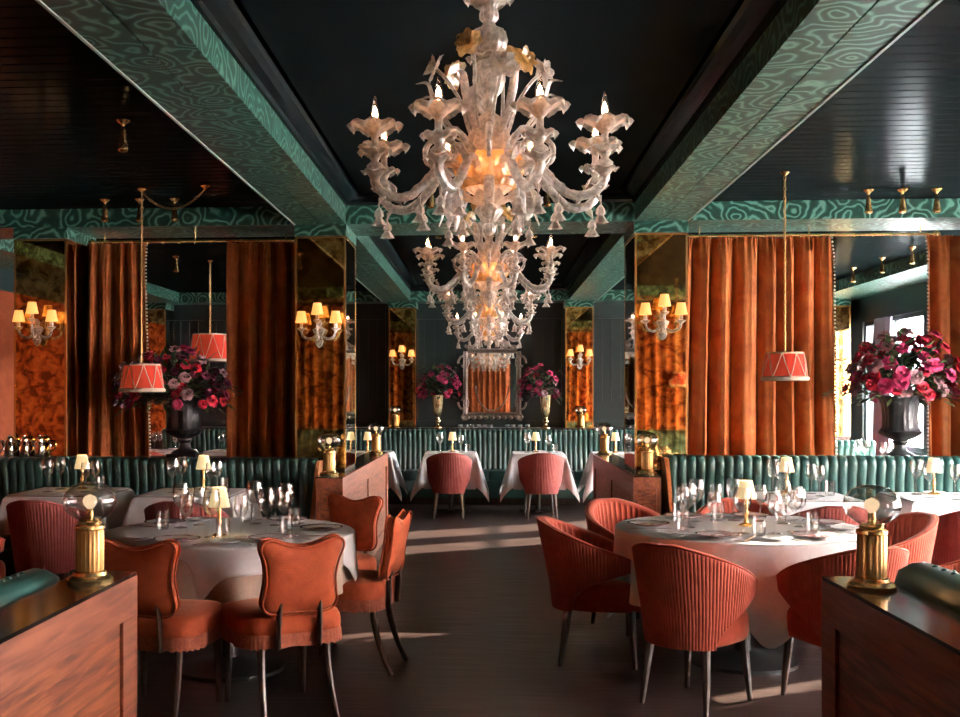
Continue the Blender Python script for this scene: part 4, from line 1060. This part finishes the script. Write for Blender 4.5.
def bouquet(label, x, y, z, rx, ry, rz_, n, seed, keys='aabbcde', fs=1., sprigs=10, spray=.3):
    t = thing('flower_arrangement', label, 'flowers', (x, y, z)); rg = random.Random(seed)
    st_ = MB(); lf = MB(); ld = MB(); pts = []
    tries = 0
    while len(pts) < n and tries < 9000:
        tries += 1
        a = rg.uniform(0, 2*pi); e = math.asin(rg.uniform(-.22, 1.)); q = rg.uniform(.78, 1.05)
        p = Vector((rx*q*cos(e)*cos(a), ry*q*cos(e)*sin(a), .10*rz_+rz_*q*max(-.25, sin(e))))
        if all((p-o).length > .047*fs for o in pts): pts.append(p)
    for p in pts:
        o = bpy.data.objects.new('flower', FM[rg.choice(keys)]); COL.objects.link(o); o.parent = t; o.location = p
        d = Vector((p.x/rx, p.y/ry, .35+p.z/rz_*.6)).normalized(); o.rotation_euler = d.to_track_quat('Z', 'Y').to_euler(); s = fs*rg.uniform(.8, 1.15); o.scale = (s, s, s)
        st_.tube([(0, 0, 0), p*.5+Vector((0, 0, .02)), p-d*.005], .0025, 4, cap=False)
    def leaf(mb, p, d, L, w):
        d = d.normalized(); sd = d.cross(Vector((0, 0, 1))).normalized() if abs(d.z) < .98 else Vector((1, 0, 0)); up = sd.cross(d)
        mb.quadgrid([[p+d*L*u+sd*w*sin(pi*min(1, u*.95+.03))*v+up*(-.12*L*u*u+.15*w*abs(v)) for v in (-1, 0, 1)] for u in (0, .25, .5, .75, 1)])
    for i in range(int(n*4.5)):
        a = rg.uniform(0, 2*pi); e = math.asin(rg.uniform(-.35, .95)); q = rg.uniform(.3, .95)
        p = Vector((rx*q*cos(e)*cos(a), ry*q*cos(e)*sin(a), .08*rz_+rz_*q*max(-.3, sin(e))))
        d = Vector((p.x/rx+rg.uniform(-.5, .5), p.y/ry+rg.uniform(-.5, .5), p.z/rz_*.7+rg.uniform(-.4, .4)))
        leaf(lf if i % 2 else ld, p, d, rg.uniform(.06, .12)*fs, rg.uniform(.012, .022)*fs)
    for i in range(sprigs):
        a = 2*pi*i/sprigs+rg.uniform(-.3, .3); L = rg.uniform(.75, 1.15); out = Vector((rx*L*1.25*cos(a), ry*L*1.1*sin(a), rz_*rg.uniform(-.25, spray)))
        path = spline([(0, 0, 0), (out.x*.5, out.y*.5, out.z*.5+.08), (out.x*.85, out.y*.85, out.z+.05), tuple(out)], 4); st_.tube(path, .002, 4, cap=False)
        for k in range(4, len(path)):
            for sg in (-1, 1): leaf(lf, path[k], Vector((cos(a+sg*.9), sin(a+sg*.9), rg.uniform(-.3, .4))), .05*fs, .009*fs)
    for nm_, mb_, m_ in (('stems', st_, 'leafd'), ('foliage', lf, 'leaf'), ('foliage', ld, 'leafd')):
        mb_.build(nm_, M[m_], t, fixn=(nm_ == 'stems'))['kind'] = 'stuff'
    return t
urn('black fluted urn between the right curtains holding red flowers', 3.19, YL+.17, .981, 1.)
bouquet('wide red and mauve bouquet in the right urn', 3.21, YL+.17, 1.535, .42, .22, .44, 98, 3, 'aaabbcce', 1.25)
urn('black fluted urn between the left curtains holding dark flowers', -2.47, YL+.17, .981, 1.)
bouquet('dark red and plum bouquet in the left urn behind red pendant', -2.57, YL+.17, 1.46, .48, .22, .38, 95, 9, 'aaabddcc', 1.15)
def vase(label, x):
    t = thing('vase', label, 'vase', (x, 15.68, 1.031))
    MB().lathe([(0, 0), (.075, 0), (.075, .012), (.03, .03), (.022, .06), (.04, .085), (.045, .10), (.025, .13), (.03, .16), (.062, .22), (.07, .32), (.085, .46), (.09, .47), (.08, .47), (.06, .32), (0, .2)], 32).build('body', M['gold'], t, smooth=60)
vase('tall gold vase on the far ledge left of the ornate mirror', -.73); vase('tall gold vase on the far ledge right of the ornate mirror', .80)
bouquet('magenta orchid bouquet in the left gold vase', -.72, 15.68, 1.52, .30, .18, .38, 34, 21, 'bbbcda', 1.15, 8, 1.1)
bouquet('magenta orchid bouquet in the right gold vase', .72, 15.66, 1.52,   .28, .18, .38, 34, 33, 'bbbcda', 1.15, 8, 1.1)

# ornate mirror on the far wall
t = thing('ornate_mirror', 'ornate glass-framed mirror on the far dark wall', 'mirror', (.045, Y_FAR-.03, 1.68))
w, h = .36, .46
MB().box(-w, w, -.02, -.005, -h, h).build('mirror_glass', M['mirror'], t, smooth=0)
fr = MB()
for x in (-1, 1):
    fr.tube([(x*(w+.03), -.03, -h), (x*(w+.03), -.03, h)], .032, 10, rib=4, amp=.2, twist=60)
    for z in (-1, 1):
        pts = [(x*(w+.05+.09*cos(a)*(1-a/9)), -.035, z*(h*.62+.13*sin(a)*(1-a/9))) for a in [q*.45 for q in range(14)]]
        fr.tube(pts, .016, 8)
    fr.add(bloom(.06, 6, 2, 1.), Matrix.Translation((x*(w+.04), -.04, -h-.04)) @ axis_to((0, -1, 0)))
fr.tube([(-w, -.03, -h-.01), (w, -.03, -h-.01)], .03, 10, rib=4, amp=.2, twist=60); fr.tube([(-w, -.03, h+.01), (w, -.03, h+.01)], .03, 10, rib=4, amp=.2, twist=60)
for i in range(9):
    x = -w+2*w*i/8; fr.lathe([(0, -.03), (.03, -.02), (.04, 0), (.02, .03), (0, .04)], 10, (x, -.03, -h-.05), rib=5, amp=.15)
fr.build('frame', M['mur2'], t, smooth=60)
cr = MB()
for s in (-1, 1):
    cr.tube(spline([(0, -.03, h+.16), (s*.1, -.03, h+.20), (s*.22, -.03, h+.12), (s*.32, -.03, h+.05), (s*.40, -.03, h+.09)], 4), .02, 8)
    for k in range(3): cr.add(bloom(.05, 6, 2, 1.), Matrix.Translation((s*(.08+.12*k), -.045, h+.13-.04*k)) @ axis_to((0, -1, 0)))
cr.build('crest', M['mur2'], t, smooth=60)
MB().tube([(.24*cos(a), -.028, -.05+.36*sin(a)) for a in [pi+pi*q/24 for q in range(25)]], .008, 6).build('etched_garland', M['mur'], t)

# silver pots at the far left, votives on the far ledge
def make_pot():
    t = thing('silver_pot', 'x', 'pot')
    MB().lathe([(0, 0), (.036, 0), (.042, .01), (.045, .06), (.038, .11), (.03, .135), (.033, .145), (.02, .16), (.006, .166), (.01, .174), (0, .18)], 24).build('body', M['silver'], t, smooth=60)
    MB().tube(spline([(.035, 0, .125), (.075, 0, .12), (.08, 0, .07), (.042, 0, .035)], 5), .006, 8).build('handle', M['silver'], t)
    MB().tube(spline([(-.04, 0, .07), (-.06, 0, .10), (-.068, 0, .135)], 4), [.012-.0008*i for i in range(9)], 8).build('spout', M['silver'], t)
    return t
PT = Proto(make_pot())
for i, nm in enumerate(('leftmost', 'second from left', 'third from left', 'rightmost')):
    PT.place((-3.96+.125*i, YL-.055, 1.006), 0, 'tall polished silver pot on the ledge at far left, %s of four' % nm)
VT = MB().lathe([(0, 0), (.028, 0), (.036, .05), (.034, .05), (.026, .006), (0, .006)], 14).mesh('votive_cup', M['silver'], smooth=60)
for i, x in enumerate((-.40, -.32, -.24, -.14, -.06, .02, .26, .34, .44, .54)):
    put(VT, 'votive_cup', (x, 15.62, 1.031), 0, 'small silver cup in the row on the far ledge below the ornate mirror', 'cup', 'silver cups on the far ledge')

# drapes and details in the window room
def drape(label, x, ya, yb, m):
    P = []; n = 40
    for i in range(n+1):
        y = ya+(yb-ya)*i/n; P.append([(.03*sin(i*1.3)+.01*sin(j+i), y-(ya+yb)/2, .2+2.3*j/14) for j in range(15)])
    Q = [[(a+.006, b, c_) for a, b, c_ in r_] for r_ in P]
    mb = MB(); mb.quadgrid(P); mb.quadgrid(Q, flip=True); o = mb.build('drape', m, smooth=80, fixn=False); o.location = (x, (ya+yb)/2, 0); tag(o, label, 'curtain')
drape('lavender drape by the far right window behind the urn', 5.08, 14.38, 14.92, M['sheer'])
drape('lavender drape beside the nearer window of the window room', 5.08, 12.15, 12.55, M['sheer'])
banquette('short green banquette in the window room left of the urn', 3.2, 4.4, 15.0-2.1, .98)

# ------------------------------------------------------------------ light, world, camera
wd = bpy.data.worlds.new('sky'); SC.world = wd; wd.use_nodes = True
bg = wd.node_tree.nodes['Background']; bg.inputs[0].default_value = (.93, .96, 1., 1); bg.inputs[1].default_value = 165.
sun = bpy.data.lights.new('sun', 'SUN'); sun.energy = 95.; sun.angle = R(.6); sun.color = (1., .86, .68)
so_ = bpy.data.objects.new('sun', sun); COL.objects.link(so_); e = R(18.5); so_.location = (20, 20, 12)
so_.rotation_euler = Vector((-.86*cos(e), -.51*cos(e), -sin(e))).to_track_quat('-Z', 'Y').to_euler()

cam = bpy.data.cameras.new('camera'); co = bpy.data.objects.new('camera', cam); COL.objects.link(co); SC.camera = co
F = 1100.; yaw = R(4.0)
co.location = (0, 0, 1.5); co.rotation_euler = (R(90), 0, yaw)
cam.sensor_width = 36.; cam.lens = F/960*36.
cam.shift_x = (480-(489-F*math.tan(yaw)))/960; cam.shift_y = (395-358.5)/960
cam.clip_start = .05; cam.clip_end = 200
vs = SC.view_settings; vs.view_transform = 'Standard'; vs.look = 'None'; vs.gamma = 1.; vs.exposure = .12; vs.use_curve_mapping = False
cy = SC.cycles; cy.max_bounces = 10; cy.transparent_max_bounces = 24; cy.diffuse_bounces = 5; cy.glossy_bounces = 5; cy.caustics_reflective = False; cy.caustics_refractive = False; cy.sample_clamp_indirect = 20.
